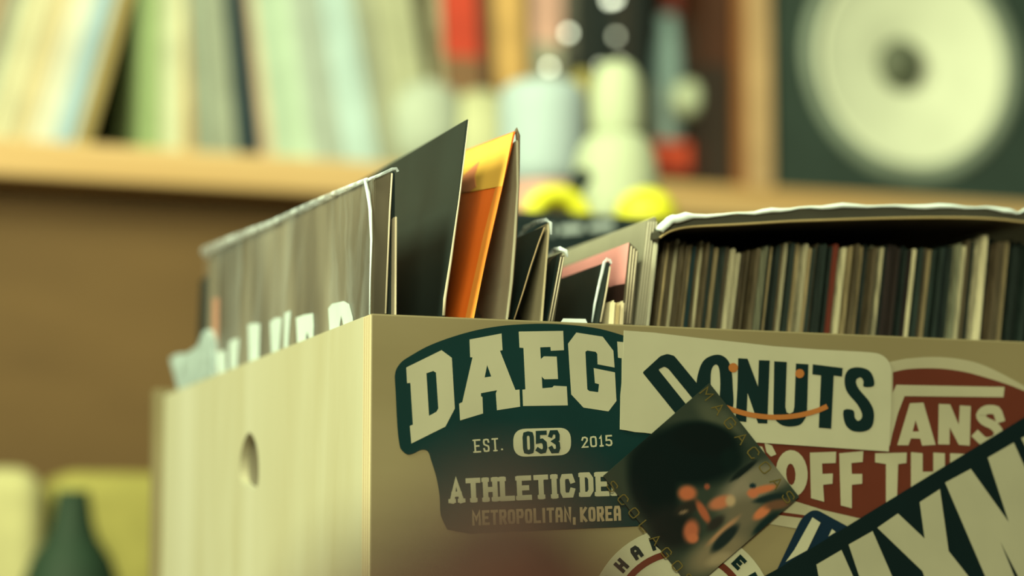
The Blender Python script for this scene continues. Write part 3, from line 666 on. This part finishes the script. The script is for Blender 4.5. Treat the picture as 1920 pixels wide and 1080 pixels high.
seq = [(1220, 'k'), (1227, 'b'), (1232, 't'), (1237, 'b'), (1243, 'b'), (1249, 'c'), (1258.5, 'b'), (1265, 't'), (1270, 'b'), (1276, 't'), (1282, 'e'), (1289, 'b'), (1296, 'c'), (1303, 'b'), (1309, 'b'), (1315, 'd'), (1322, 't'), (1331, 'd'), (1338, 'd'), (1345, 'b'), (1351, 'k'), (1354, 'c'), (1363, 'c'), (1373, 'b'), (1379, 't'), (1385, 'b'), (1389, 't'), (1394, 'k'), (1402, 'b'), (1410, 'o'), (1418, 'o'), (1424, 'k'), (1428, 't'), (1432, 'k'), (1440, 'd'), (1448, 'b'), (1454, 'c'), (1461, 't'), (1467, 'd'), (1475, 't'), (1483, 'k'), (1491, 'c'), (1500, 't'), (1506, 'd'), (1513, 'b'), (1520, 'd'), (1527, 'd'), (1534, 'b'), (1540, 'd'), (1546, 'r'), (1556, 'k'), (1562, 'c'), (1571, 'k'), (1577, 't'), (1583, 'd'), (1589, 'b'), (1596, 't'), (1602, 'k'), (1609, 'd'), (1615, 'o'), (1622, 'b'), (1629, 'k'), (1635, 'c'), (1641, 'k'), (1649, 'm'), (1657, 'm'), (1665, 'm'), (1672, 'k'), (1681, 'd'), (1688, 'm'), (1694, 'c'), (1702, 't'), (1708, 'd'), (1716, 'b'), (1724, 't'), (1732, 'd'), (1739, 'k'), (1747, 'd'), (1755, 'k'), (1763, 'd'), (1771, 'd'), (1779, 'o'), (1787, 'c'), (1796, 'b'), (1804, 'd'), (1811, 'k'), (1816, 'c'), (1825, 'c'), (1837, 'k'), (1844, 'd'), (1852, 'b'), (1860, 'b'), (1868, 't'), (1876, 'k'), (1884, 'd'), (1892, 'd'), (1901, 'b'), (1910, 'd'), (1919, 'k'), (1928, 'd'), (1937, 'b'), (1946, 'd')]
idx_red = [i for i, s in enumerate(seq) if s[1] == 'r'][0]
def ordinal(n): return ['', 'first', 'second', 'third', 'fourth', 'fifth', 'sixth', 'seventh', 'eighth', 'ninth', 'tenth', 'eleventh', 'twelfth', 'thirteenth', 'fourteenth', 'fifteenth', 'sixteenth', 'seventeenth', 'eighteenth', 'nineteenth', 'twentieth'][n]
zr = []
for i in range(len(seq)-1):
    b0_, b1_ = seq[i][0], seq[i+1][0]; c = seq[i][1]
    nm, colr = CLS[c]
    ys = .030+random.uniform(-.003, .004) if c != 'k' else .034
    lean = 18*(1 if b0_ > 1240 else 1.1); tp = ptop(b0_+lean)+random.uniform(-4, 5)
    g = .5
    v = random.uniform(.76, .98); colv = tuple(int(q*v) for q in colr)
    me, q = sleeve_mesh((b0_+lean+g, tp), (b1_+lean-g*.2, tp), (b0_+g, rim_y(b0_)+4), (b1_-g*.2, rim_y(b1_)+4), ys, .305, .0005)
    zr.append(q[0][0].z)
    o = link('packed_sleeve', me, mat('spine '+nm, colv, .5, noise=.22, nscale=(900, 200, 14)))
    if c == 'r': lab = 'thin sleeve with the only red spine among the packed records'
    elif i < idx_red:
        k = sum(1 for s in seq[i:idx_red] if s[1] == c); lab = f'{nm} spined packed record sleeve, {ordinal(k)} {nm} one left of the red spine'
    else:
        k = sum(1 for s in seq[idx_red:i+1] if s[1] == c); lab = f'{nm} spined packed record sleeve, {ordinal(k)} {nm} one right of the red spine'
    tag(o, lab, 'record sleeve', 'record sleeves packed in the right part of the crate')
# the sleeve lying flat on top of the packed records
ztop = max(zr)
up = [(1237, 434), (1250, 419), (1268, 411), (1300, 407), (1380, 402), (1430, 398), (1480, 393), (1540, 389), (1600, 387), (1680, 388), (1760, 388), (1830, 390), (1880, 394), (1905, 400), (1930, 394), (1990, 396), (2060, 402)]
lo = [(1237, 446), (1250, 437), (1268, 430), (1300, 425), (1380, 421), (1430, 418), (1480, 415), (1540, 413), (1600, 411), (1680, 409), (1760, 408), (1830, 409), (1880, 412), (1905, 415), (1930, 417), (1990, 419), (2060, 424)]
fl = thing('flat_record_sleeve', 'dark record sleeve in clear plastic lying flat across the packed records', 'record sleeve', (.25, .15, ztop))
ysh = .016
vs, fs = [], []
def col_pts(u, l):
    P, Q = on_y(*u, ysh), on_y(*l, ysh); f2 = lambda V, dz: Vector((V.x, .33, max(ztop+.0006, ztop+.0006)+dz))
    return [P, Q, f2(Q, 0), f2(P, .004)]
cols = [col_pts(u, l) for u, l in zip(up, lo)]
for c4 in cols: vs += c4
for i in range(len(cols)-1):
    for k in range(4): k2 = (k+1) % 4; fs.append((i*4+k, i*4+k2, i*4+4+k2, i*4+4+k))
fs.append((0, 1, 2, 3)); fs.append(tuple((len(cols)-1)*4+k for k in range(4)))
link('cover', mesh('cover', vs, fs), mat('dark brown sleeve board', (58, 56, 38), .5), fl)
pts = [on_y(x, y-1, ysh-.0006) for x, y in smooth_loop(up, 3, False)]
rad = [.0018 if p.x < on_y(1285, 400, ysh).x else .0007+.0003*math.sin(i*.9) for i, p in enumerate(pts)]
for i in range(len(pts)):
    pts[i].z += .0003*math.sin(i*1.7)
link('plastic_fold', tube(pts, rad, 8), mat('white plastic rim', (228, 240, 205), .25, noise=.05), fl)
link('lower_edge', tube([on_y(x, y, ysh-.0004) for x, y in smooth_loop(lo, 3, False)], .0005, 8), mat('tan board edge', (150, 130, 75), .6), fl)

# ------------------------------------------------------------------ stickers
def T2(o, s):
    return lambda pts: [(o[0]+x/s, o[1]+y/s) for x, y in pts]
c2 = T2((740, 600), 4.154); c3 = T2((1140, 600), 3.556); c5 = T2((1380, 640), 2.4537); c8 = T2((1120, 700), 2.842)
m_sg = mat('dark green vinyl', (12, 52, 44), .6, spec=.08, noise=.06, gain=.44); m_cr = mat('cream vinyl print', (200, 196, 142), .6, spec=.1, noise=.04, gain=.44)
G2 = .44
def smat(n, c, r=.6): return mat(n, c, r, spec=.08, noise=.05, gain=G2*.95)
def front_thing(name, label, px, py): 
    return thing(name, label, 'sticker', on_y(px, py, 0))
# green sticker
s1 = front_thing('green_sticker', 'dark green arched sticker with cream college letters at the crate corner', 950, 800)
top_arc = smooth_loop(c2([(0, 440), (12, 385), (55, 325), (130, 275), (250, 208), (400, 148), (600, 88), (800, 50), (1000, 33), (1200, 30), (1400, 42), (1600, 70), (1785, 122)]), 4, False)
out1 = top_arc+[(1230, 660), (1290, 700), (1290, 960), (1230, 985)]+[(1165, 988), (1046, 993), (880, 1000)]+smooth_loop([(838, 992), (826, 965), (824, 930), (818, 895), (808, 862), (802, 846), (790, 843), (775, 850), (764, 852), (754, 845), (749, 834), (745, 800), (742, 740)], 3, False)
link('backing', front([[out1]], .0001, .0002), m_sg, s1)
D_ = [c2([(90, 370), (365, 235), (445, 295), (468, 690), (395, 830), (130, 962), (118, 825), (142, 815), (122, 490), (97, 492)]), c2([(247, 415), (300, 397), (322, 410), (340, 690), (325, 715), (267, 747)])]
A_ = [c2([(583, 152), (832, 105), (840, 235), (820, 240), (940, 545), (972, 542), (977, 675), (797, 703), (788, 573), (797, 547), (672, 570), (672, 595), (683, 600), (688, 728), (510, 782), (502, 652), (527, 640), (606, 292), (588, 290)]), c2([(720, 350), (752, 440), (700, 448)])]
E_ = [c2([(966, 90), (1312, 85), (1318, 235), (1216, 240), (1213, 210), (1133, 213), (1138, 305), (1163, 283), (1262, 285), (1272, 460), (1165, 462), (1145, 440), (1150, 532), (1228, 525), (1240, 512), (1340, 517), (1348, 665), (1000, 670), (995, 543), (1018, 540), (1003, 218), (972, 215)])]
G_ = [c2([(1415, 98), (1620, 130), (1703, 240), (1712, 370), (1580, 345), (1578, 265), (1565, 248), (1500, 238), (1485, 248), (1500, 540), (1515, 553), (1585, 563), (1592, 500), (1560, 492), (1550, 375), (1715, 408), (1727, 630), (1665, 712), (1470, 682), (1375, 580), (1350, 185)])]
U_ = [c2([(1733, 168), (1850, 180), (1850, 700), (1765, 700), (1768, 298), (1740, 294)])]
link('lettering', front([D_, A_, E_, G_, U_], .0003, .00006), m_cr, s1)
link('lettering', front(text_shapes('EST.', (890, 849), (948, 845), 25, 3, .28, 4), .0003, .00006), m_cr, s1)
link('lettering', front(text_shapes('2015', (1091, 840), (1152, 836), 21, 3, .22), .0003, .00006), m_cr, s1)
pill = [rounded([(962, 804.5), (1070, 801.5), (1071, 853), (963, 857)], 24, 8)]
link('number_badge', front([pill], .0003, .00006), m_cr, s1)
link('badge_number', front(text_shapes('053', (981, 852), (1054, 849), 43, 8, .13), .0004, .00006), m_sg, s1)
link('lettering', front(text_shapes('ATHLETIC', (843, 944), (1083, 933), 46, 9.5, .14, 7), .0003, .00006), m_cr, s1)
link('lettering', front(text_shapes('DEPT', (1088, 932), (1206, 928), 46, 9.5, .14, 7), .0003, .00006), m_cr, s1)
link('lettering', front(text_shapes('METROPOLITQN,', (885, 985), (1082, 978), 28, 5, .14), .0003, .00006), smat('tan vinyl print', (185, 165, 112)), s1)
link('lettering', front(text_shapes('KOREQ', (1088, 979), (1167, 976), 28, 5, .16), .0003, .00006), smat('tan vinyl print', (185, 165, 112)), s1)
# vans-like red brown sticker
s3 = front_thing('brown_sticker', 'red brown sticker with cream border reading OFF TH, right of the cream one', 1700, 850)
base3 = c5([(560, 130), (640, 100), (700, 96)])+smooth_loop(c5([(780, 80), (900, 72), (1030, 82), (1150, 115), (1325, 205), (1480, 300), (1560, 420)]), 4, False)+c5([(1560, 950), (520, 860), (400, 870), (280, 862), (150, 840), (60, 780), (40, 460), (560, 460)])
link('backing', front([[base3]], .0001, .0002), smat('cream vinyl', (190, 182, 128)), s3)
m_rb = smat('red brown print', (110, 52, 30))
br = smooth_loop(c5([(722, 142), (790, 128), (900, 124), (1000, 132), (1120, 158), (1325, 228), (1520, 340)]), 4, False)+c5([(1520, 860), (560, 812), (400, 775), (240, 725), (60, 640), (60, 462), (700, 500), (722, 300)])
link('red_field', front([[br]], .0003, .00006), m_rb, s3)
link('red_line', front([[ribbon(c5([(100, 770), (200, 792), (300, 805), (420, 825)]), 6)]], .0003, .00006), m_rb, s3)
m_l3 = smat('cream lettering', (196, 190, 135))
bar = [c5([(715, 250), (738, 200), (1235, 210), (1230, 257), (775, 252), (745, 330), (718, 430), (708, 480), (690, 480), (705, 330)])]
LA = [c5([(800, 285), (862, 282), (918, 476), (856, 480), (848, 448), (804, 446), (793, 478), (742, 478)]), c5([(826, 362), (842, 415), (812, 415)])]
LN = [c5([(933, 288), (985, 290), (1025, 385), (1030, 295), (1080, 298), (1075, 480), (1025, 476), (983, 395), (982, 475), (930, 474)])]
LS = stroke(smooth_loop(c5([(1212, 352), (1196, 318), (1150, 316), (1126, 340), (1142, 366), (1185, 388), (1208, 420), (1192, 452), (1145, 462), (1112, 436)]), 3, False), 17)
AP = [c5([(130, 465), (165, 480), (185, 520), (160, 530), (140, 510)])]; AP2 = [c5([(95, 480), (120, 485), (145, 545), (130, 545)])]
O_ = [arc(*c5([(256, 608)])[0], 73/2.4537, 108/2.4537, 0, 345, 23, -.06), arc(*c5([(252, 612)])[0], 22/2.4537, 50/2.4537, 0, 330, 11, -.06)]
F1 = [c5([(340, 512), (460, 508), (458, 560), (395, 562), (397, 610), (445, 608), (443, 655), (400, 660), (405, 738), (345, 722)])]
F2 = [c5([(475, 515), (585, 505), (582, 555), (530, 560), (532, 610), (580, 610), (580, 655), (532, 660), (532, 768), (482, 755)])]
T_ = [c5([(640, 515), (785, 512), (783, 560), (745, 565), (738, 790), (690, 790), (690, 565), (640, 557)])]
H_ = [c5([(805, 510), (858, 515), (858, 600), (908, 600), (908, 512), (960, 515), (960, 760), (908, 760), (908, 650), (860, 650), (860, 760), (805, 760)])]
E3 = [c5([(985, 515), (1100, 520), (1098, 560), (1035, 560), (1035, 760), (985, 760)])]
link('lettering', front([bar, LA, LN, *LS, AP, AP2, O_, F1, F2, T_, H_, E3], .0004, .00006), m_l3, s3)
# donuts sticker
s2 = front_thing('cream_sticker', 'cream rectangular sticker reading DONUTS with an orange smile', 1400, 730)
o2 = c3([(105, 70), (300, 84), (600, 120), (900, 152), (1100, 175), (1400, 197)])+smooth_loop(c3([(1690, 212), (1800, 225), (1860, 265), (1888, 330)]), 5, False)+c3([(1885, 600), (1870, 877), (960, 815), (700, 800), (420, 770), (300, 760), (240, 752), (180, 748), (130, 738), (78, 730), (82, 500), (92, 400), (98, 250)])
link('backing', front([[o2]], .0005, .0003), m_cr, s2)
m_ink = smat('dark ink', (12, 40, 34)); m_or = smat('orange ink', (190, 118, 50))
d_ = [rounded(c3([(230, 350), (350, 240), (395, 226), (440, 238), (480, 285), (640, 480), (680, 560), (620, 680), (520, 710), (480, 660)]), 3), rounded(c3([(335, 330), (375, 310), (402, 325), (545, 500), (600, 570), (560, 612), (515, 555)]), 3)]
o_ = [smooth_loop(c3([(590, 450), (605, 340), (640, 268), (700, 235), (755, 235), (800, 270), (824, 340), (832, 450), (836, 560), (815, 650), (760, 690), (680, 670), (620, 600)]), 4), smooth_loop(c3([(684, 440), (688, 340), (712, 298), (738, 315), (748, 400), (745, 500), (735, 580), (710, 590), (690, 540)]), 4)]
n_ = [c3([(868, 255), (930, 258), (1000, 445), (1006, 268), (1078, 270), (1062, 690), (1000, 688), (930, 485), (922, 680), (850, 672), (862, 460)])]
u_ = [c3([(1108, 275), (1192, 280), (1182, 580), (1190, 615), (1210, 625), (1235, 612), (1242, 580), (1253, 290), (1336, 295), (1327, 600)])+smooth_loop(c3([(1318, 650), (1285, 695), (1225, 710), (1165, 703), (1120, 670), (1102, 620)]), 3, False)]
t_ = [c3([(1365, 295), (1565, 320), (1560, 378), (1505, 370), (1488, 725), (1405, 718), (1420, 370), (1362, 362)])]
s_ = [smooth_loop(c3([(1772, 440), (1705, 445), (1703, 410), (1685, 383), (1658, 395), (1655, 425), (1680, 470), (1740, 540), (1772, 610), (1768, 690), (1738, 732), (1680, 746), (1620, 735), (1580, 690), (1570, 602), (1635, 602), (1645, 650), (1667, 672), (1690, 655), (1692, 620), (1660, 560), (1600, 490), (1578, 430), (1582, 365), (1612, 325), (1670, 315), (1735, 333), (1768, 380)]), 3)]
link('lettering', front([d_, o_, n_, u_, t_, s_], .00085, .00006), m_ink, s2)
sm = ribbon(smooth_loop(c3([(740, 560), (800, 588), (900, 620), (1000, 640), (1100, 648), (1200, 645), (1300, 630), (1400, 602), (1462, 575)]), 4, False), 9.5)
link('smile', front([[sm], [circle(*c3([(835, 318)])[0], 8.8)], [circle(*c3([(1278, 357)])[0], 8.4)]], .00095, .00006), m_or, s2)
# blue sticker
s5 = front_thing('blue_sticker', 'small cream sticker with a dark blue border beneath the black one', 1520, 1010)
c10 = T2((1380, 900), 6.0)
link('border', front([[rounded(c10([(380, 1180), (740, 420), (880, 320), (1250, 520), (1250, 1180)]), [0, 14, 22, 2, 0])]], .0006, .0002), smat('dark blue', (16, 42, 52)), s5)
link('inner_field', front([[c10([(860, 420), (950, 480), (800, 790), (560, 920), (660, 780)])], [c10([(1080, 552), (1122, 585), (1040, 635)])]], .0009, .00006), m_cr, s5)
# round sticker
s6 = front_thing('round_sticker', 'round cream sticker with a brown ring and dark letters at the bottom edge', 1278, 1162)
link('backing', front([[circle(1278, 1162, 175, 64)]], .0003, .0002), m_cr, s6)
link('ring', front([[circle(1278, 1162, 132, 64), circle(1278, 1162, 120, 64)[::-1]]], .0006, .00006), m_rb, s6)
def glyph_at(ch, cx, cy, ang, h, wd, w):
    c, s = math.cos(ang), math.sin(ang); out = []
    for st in GL[ch]:
        out += stroke([(cx+((q[0]-.5)*(wd-w))*c-((q[1]-.5)*(h-w))*s, cy+((q[0]-.5)*(wd-w))*s+((q[1]-.5)*(h-w))*c) for q in st], w)
    return out
sh = []
for ch, a in [('C', -152), ('H', -138), ('Q', -124), ('R', -109), ('T', -60), ('E', -45), ('R', -30)]:
    A = math.radians(a); sh += glyph_at(ch, 1278+152*math.cos(A), 1162+152*math.sin(A), A+math.pi/2, 25, 18, 7)
link('lettering', front(sh, .0006, .00006), m_ink, s6)
# black sticker
s4 = front_thing('black_sticker', 'large black slanted sticker with cream block letters in the lower right corner', 1750, 1000)
link('backing', front([[c5([(60, 1122), (130, 1080), (200, 1042), (1325, 350), (1700, 120), (1700, 1500), (60, 1500)])]], .0010, .0002), smat('black vinyl', (8, 30, 26)), s4)
ls = [[c5([(370, 1027), (485, 960), (560, 1130), (600, 1300), (420, 1300)])], [c5([(518, 935), (628, 873), (735, 1120), (800, 1300), (640, 1300)])],
      [c5([(650, 858), (745, 792), (868, 908), (845, 740), (938, 680), (978, 965), (1100, 1120), (1250, 1300), (1000, 1300), (900, 1180), (858, 1058)])],
      [c5([(962, 650), (1080, 587), (1255, 832), (1158, 535), (1278, 466), (1560, 1100), (1500, 1300), (1410, 1300), (1215, 920), (1320, 1180), (1360, 1300), (1240, 1300)])],
      [c5([(1312, 446), (1420, 385), (1620, 800), (1560, 960)])]]
link('lettering', front(ls, .0013, .00006), smat('cream block letters', (188, 184, 132)), s4)
# portrait sticker : soft printed picture stored in a colour attribute (the print itself)
s7 = front_thing('portrait_sticker', 'square photo sticker of a dark haired person, turned on its corner over the others', 1310, 910)
cor = [(1327, 719), (1495, 932), (1294, 1105), (1128, 893)]
def portrait():
    N = 96; vs, fs, cols_ = [], [], []
    blobs = [ # cx,cy,rx,ry,rot deg,colour,soft   (crop c8 coords)
     (360, 480, 150, 170, 0, (60, 66, 44), .6), (640, 250, 150, 60, 40, (70, 74, 50), .6), (800, 610, 190, 90, -35, (122, 112, 80), .55), (900, 560, 110, 60, 0, (112, 106, 74), .5),
     (640, 950, 200, 90, -30, (112, 100, 66), .6), (760, 760, 120, 90, -40, (96, 88, 60), .6),
     (470, 440, 300, 165, 0, (6, 20, 16), .28), (560, 350, 180, 90, 10, (4, 18, 14), .3), (290, 600, 130, 220, -15, (8, 20, 16), .3), (390, 820, 130, 120, 30, (22, 26, 20), .5),
     (770, 520, 90, 16, -38, (16, 26, 20), .35), (700, 460, 55, 60, 0, (8, 24, 18), .5),
     (470, 640, 50, 42, 0, (168, 92, 52), .5), (470, 720, 70, 34, -25, (38, 36, 26), .5), (450, 740, 26, 10, -20, (110, 90, 60), .6),
     (645, 690, 66, 34, -20, (168, 100, 60), .5), (700, 680, 26, 30, 0, (165, 140, 92), .6), (575, 605, 16, 16, 0, (130, 70, 42), .5), (555, 740, 22, 70, -30, (150, 80, 46), .5),
     (490, 840, 42, 60, 10, (160, 88, 52), .5), (500, 880, 30, 26, 0, (170, 95, 55), .5), (620, 800, 56, 26, -40, (40, 38, 28), .5), (660, 840, 110, 16, -42, (150, 112, 70), .5),
     (670, 880, 100, 30, -45, (24, 34, 28), .35), (640, 990, 70, 30, -20, (135, 120, 80), .6),
     (870, 620, 80, 20, -14, (175, 100, 55), .35), (820, 640, 30, 26, 0, (175, 100, 58), .4), (915, 665, 95, 20, -12, (22, 36, 30), .35), (870, 740, 60, 26, -38, (180, 104, 58), .4), (950, 700, 70, 26, -8, (96, 66, 40), .5), (890, 800, 90, 24, -40, (18, 34, 28), .4), (818, 600, 18, 14, 0, (20, 40, 38), .4)]
    base = (46, 54, 38)
    def colr(x, y):
        c = list(base)
        for cx, cy, rx, ry, ro, bc_, soft in blobs:
            a = math.radians(ro); dx, dy = x-cx, y-cy; u = (dx*math.cos(a)+dy*math.sin(a))/rx; v = (-dx*math.sin(a)+dy*math.cos(a))/ry
            d = math.sqrt(u*u+v*v); t = min(1, max(0, (1+soft*.8-d)/(soft*1.7))); t = t*t*(3-2*t)
            c = [c[i]*(1-t)+bc_[i]*t for i in range(3)]
        return c
    A, B, C_, Dd = [Vector(q) for q in cor]
    for j in range(N+1):
        for i in range(N+1):
            u, v = i/N, j/N; q = (A*(1-u)+B*u)*(1-v)+(Dd*(1-u)+C_*u)*v
            vs.append(on_plane(q.x, q.y, FP, FN)+FN*.0016)
            cols_.append(alb(tuple(1.12*z for z in colr((q.x-1120)*2.842, (q.y-700)*2.842)), G2))
    for j in range(N):
        for i in range(N): a = j*(N+1)+i; fs.append((a, a+1, a+N+2, a+N+1))
    nb = len(vs)
    per = [i for i in range(N+1)]+[j*(N+1)+N for j in range(1, N+1)]+[N*(N+1)+i for i in range(N-1, -1, -1)]+[j*(N+1) for j in range(N-1, 0, -1)]
    for p in per: vs.append(vs[p]-FN*.0003); cols_.append(cols_[p])
    for k in range(len(per)): k2 = (k+1) % len(per); fs.append((per[k], per[k2], nb+k2, nb+k))
    me = mesh('portrait', vs, fs)
    at = me.color_attributes.new('print', 'FLOAT_COLOR', 'POINT')
    for i, c in enumerate(cols_): at.data[i].color = (*c, 1)
    m = bpy.data.materials.new('printed portrait'); m.use_nodes = True; b = m.node_tree.nodes['Principled BSDF']
    an = m.node_tree.nodes.new('ShaderNodeAttribute'); an.attribute_name = 'print'; m.node_tree.links.new(an.outputs['Color'], b.inputs['Base Color']); b.inputs['Roughness'].default_value = .7; b.inputs['Specular IOR Level'].default_value = .05
    me.materials.append(m); return me
link('printed_photo', portrait(), None, s7)
m_gold = smat('yellow outline print', (112, 98, 40))
def glyph_line(s, p0, p1, h, wd, w, flip=False):
    p0, p1 = Vector(p0), Vector(p1); d = (p1-p0).normalized(); ang = math.atan2(d.y, d.x); out = []
    for i, ch in enumerate(s):
        if ch == ' ': continue
        q = p0+(p1-p0)*(i/(len(s)-1)); out += glyph_at(ch, q.x, q.y, ang, h, wd, w)
    return out
link('lettering', front(glyph_line('MAGACOAS', (1325, 738), (1478, 932), 21, 19, 2.0)+glyph_line('SCOLAGOS', (1148, 912), (1290, 1086), 19, 17, 2.0), .0018, .00006), m_gold, s7)

# ------------------------------------------------------------------ very near, out of focus flower heads
m_heart = mat('dark flower heart', (38, 24, 14), .9); m_fl = mat('dark red brown petals', (74, 30, 17), .9, noise=.25, nscale=(120, 120, 120)); m_st = mat('dark stem', (60, 66, 40), .6)
def at_dist(px, py, d): return CAM+ray(px, py)*d
def flower(px, py, d, r, m, label):
    c = at_dist(px, py, d); t = thing('flower', label, 'flower', (c.x, c.y, .75), 'out of focus flower heads close to the camera')
    vs, fs = [], []
    for k in range(5):
        n = 5+k*2; rr = r*(.35+.16*k)
        for i in range(n):
            a = 2*math.pi*i/n+k*.7; b = len(vs); tilt = .25+.28*k
            ux = Vector((math.cos(a), math.sin(a), 0)); s_ = Vector((-math.sin(a), math.cos(a), 0))
            for (v_, wd) in [(0, .25), (.35, .6), (.7, .65), (1, .25)]:
                bend = tilt*v_; P = c+ux*(rr*(.2+v_*math.sin(.4+bend)*1.0))+Vector((0, 0, r*(-.7+1.5*v_*math.cos(bend*1.1))))
                vs += [P-s_*(rr*wd), P+ux*(r*.08), P+s_*(rr*wd)]
            for q in range(3):
                for h in range(2): e = b+q*3+h; fs.append((e, e+1, e+4, e+3))
    me = mesh('petals', vs, fs, True)
    bl = link('bloom', me, m, t); md = bl.modifiers.new('thick', 'SOLIDIFY'); md.thickness = r*.05
    link('heart', lathe([(r*.75*math.sin(math.pi*i/10)+1e-5, -r*.75*math.cos(math.pi*i/10)) for i in range(11)], c, 'z', 20), m_heart, t)
    link('stem', tube([c-Vector((0, 0, r*.6)), c+Vector((.004, .003, -.06)), Vector((c.x+.002, c.y, .75))], .0018, 8), m_st, t)
flower(950, 1122, .255, .0160, m_fl, 'dark red brown flower head, the larger blurred one at the bottom centre')
flower(740, 1155, .245, .0105, mat('dusty brown petals', (84, 56, 36), .9), 'dusty brown flower head, the smaller blurred one left of centre at the bottom edge')
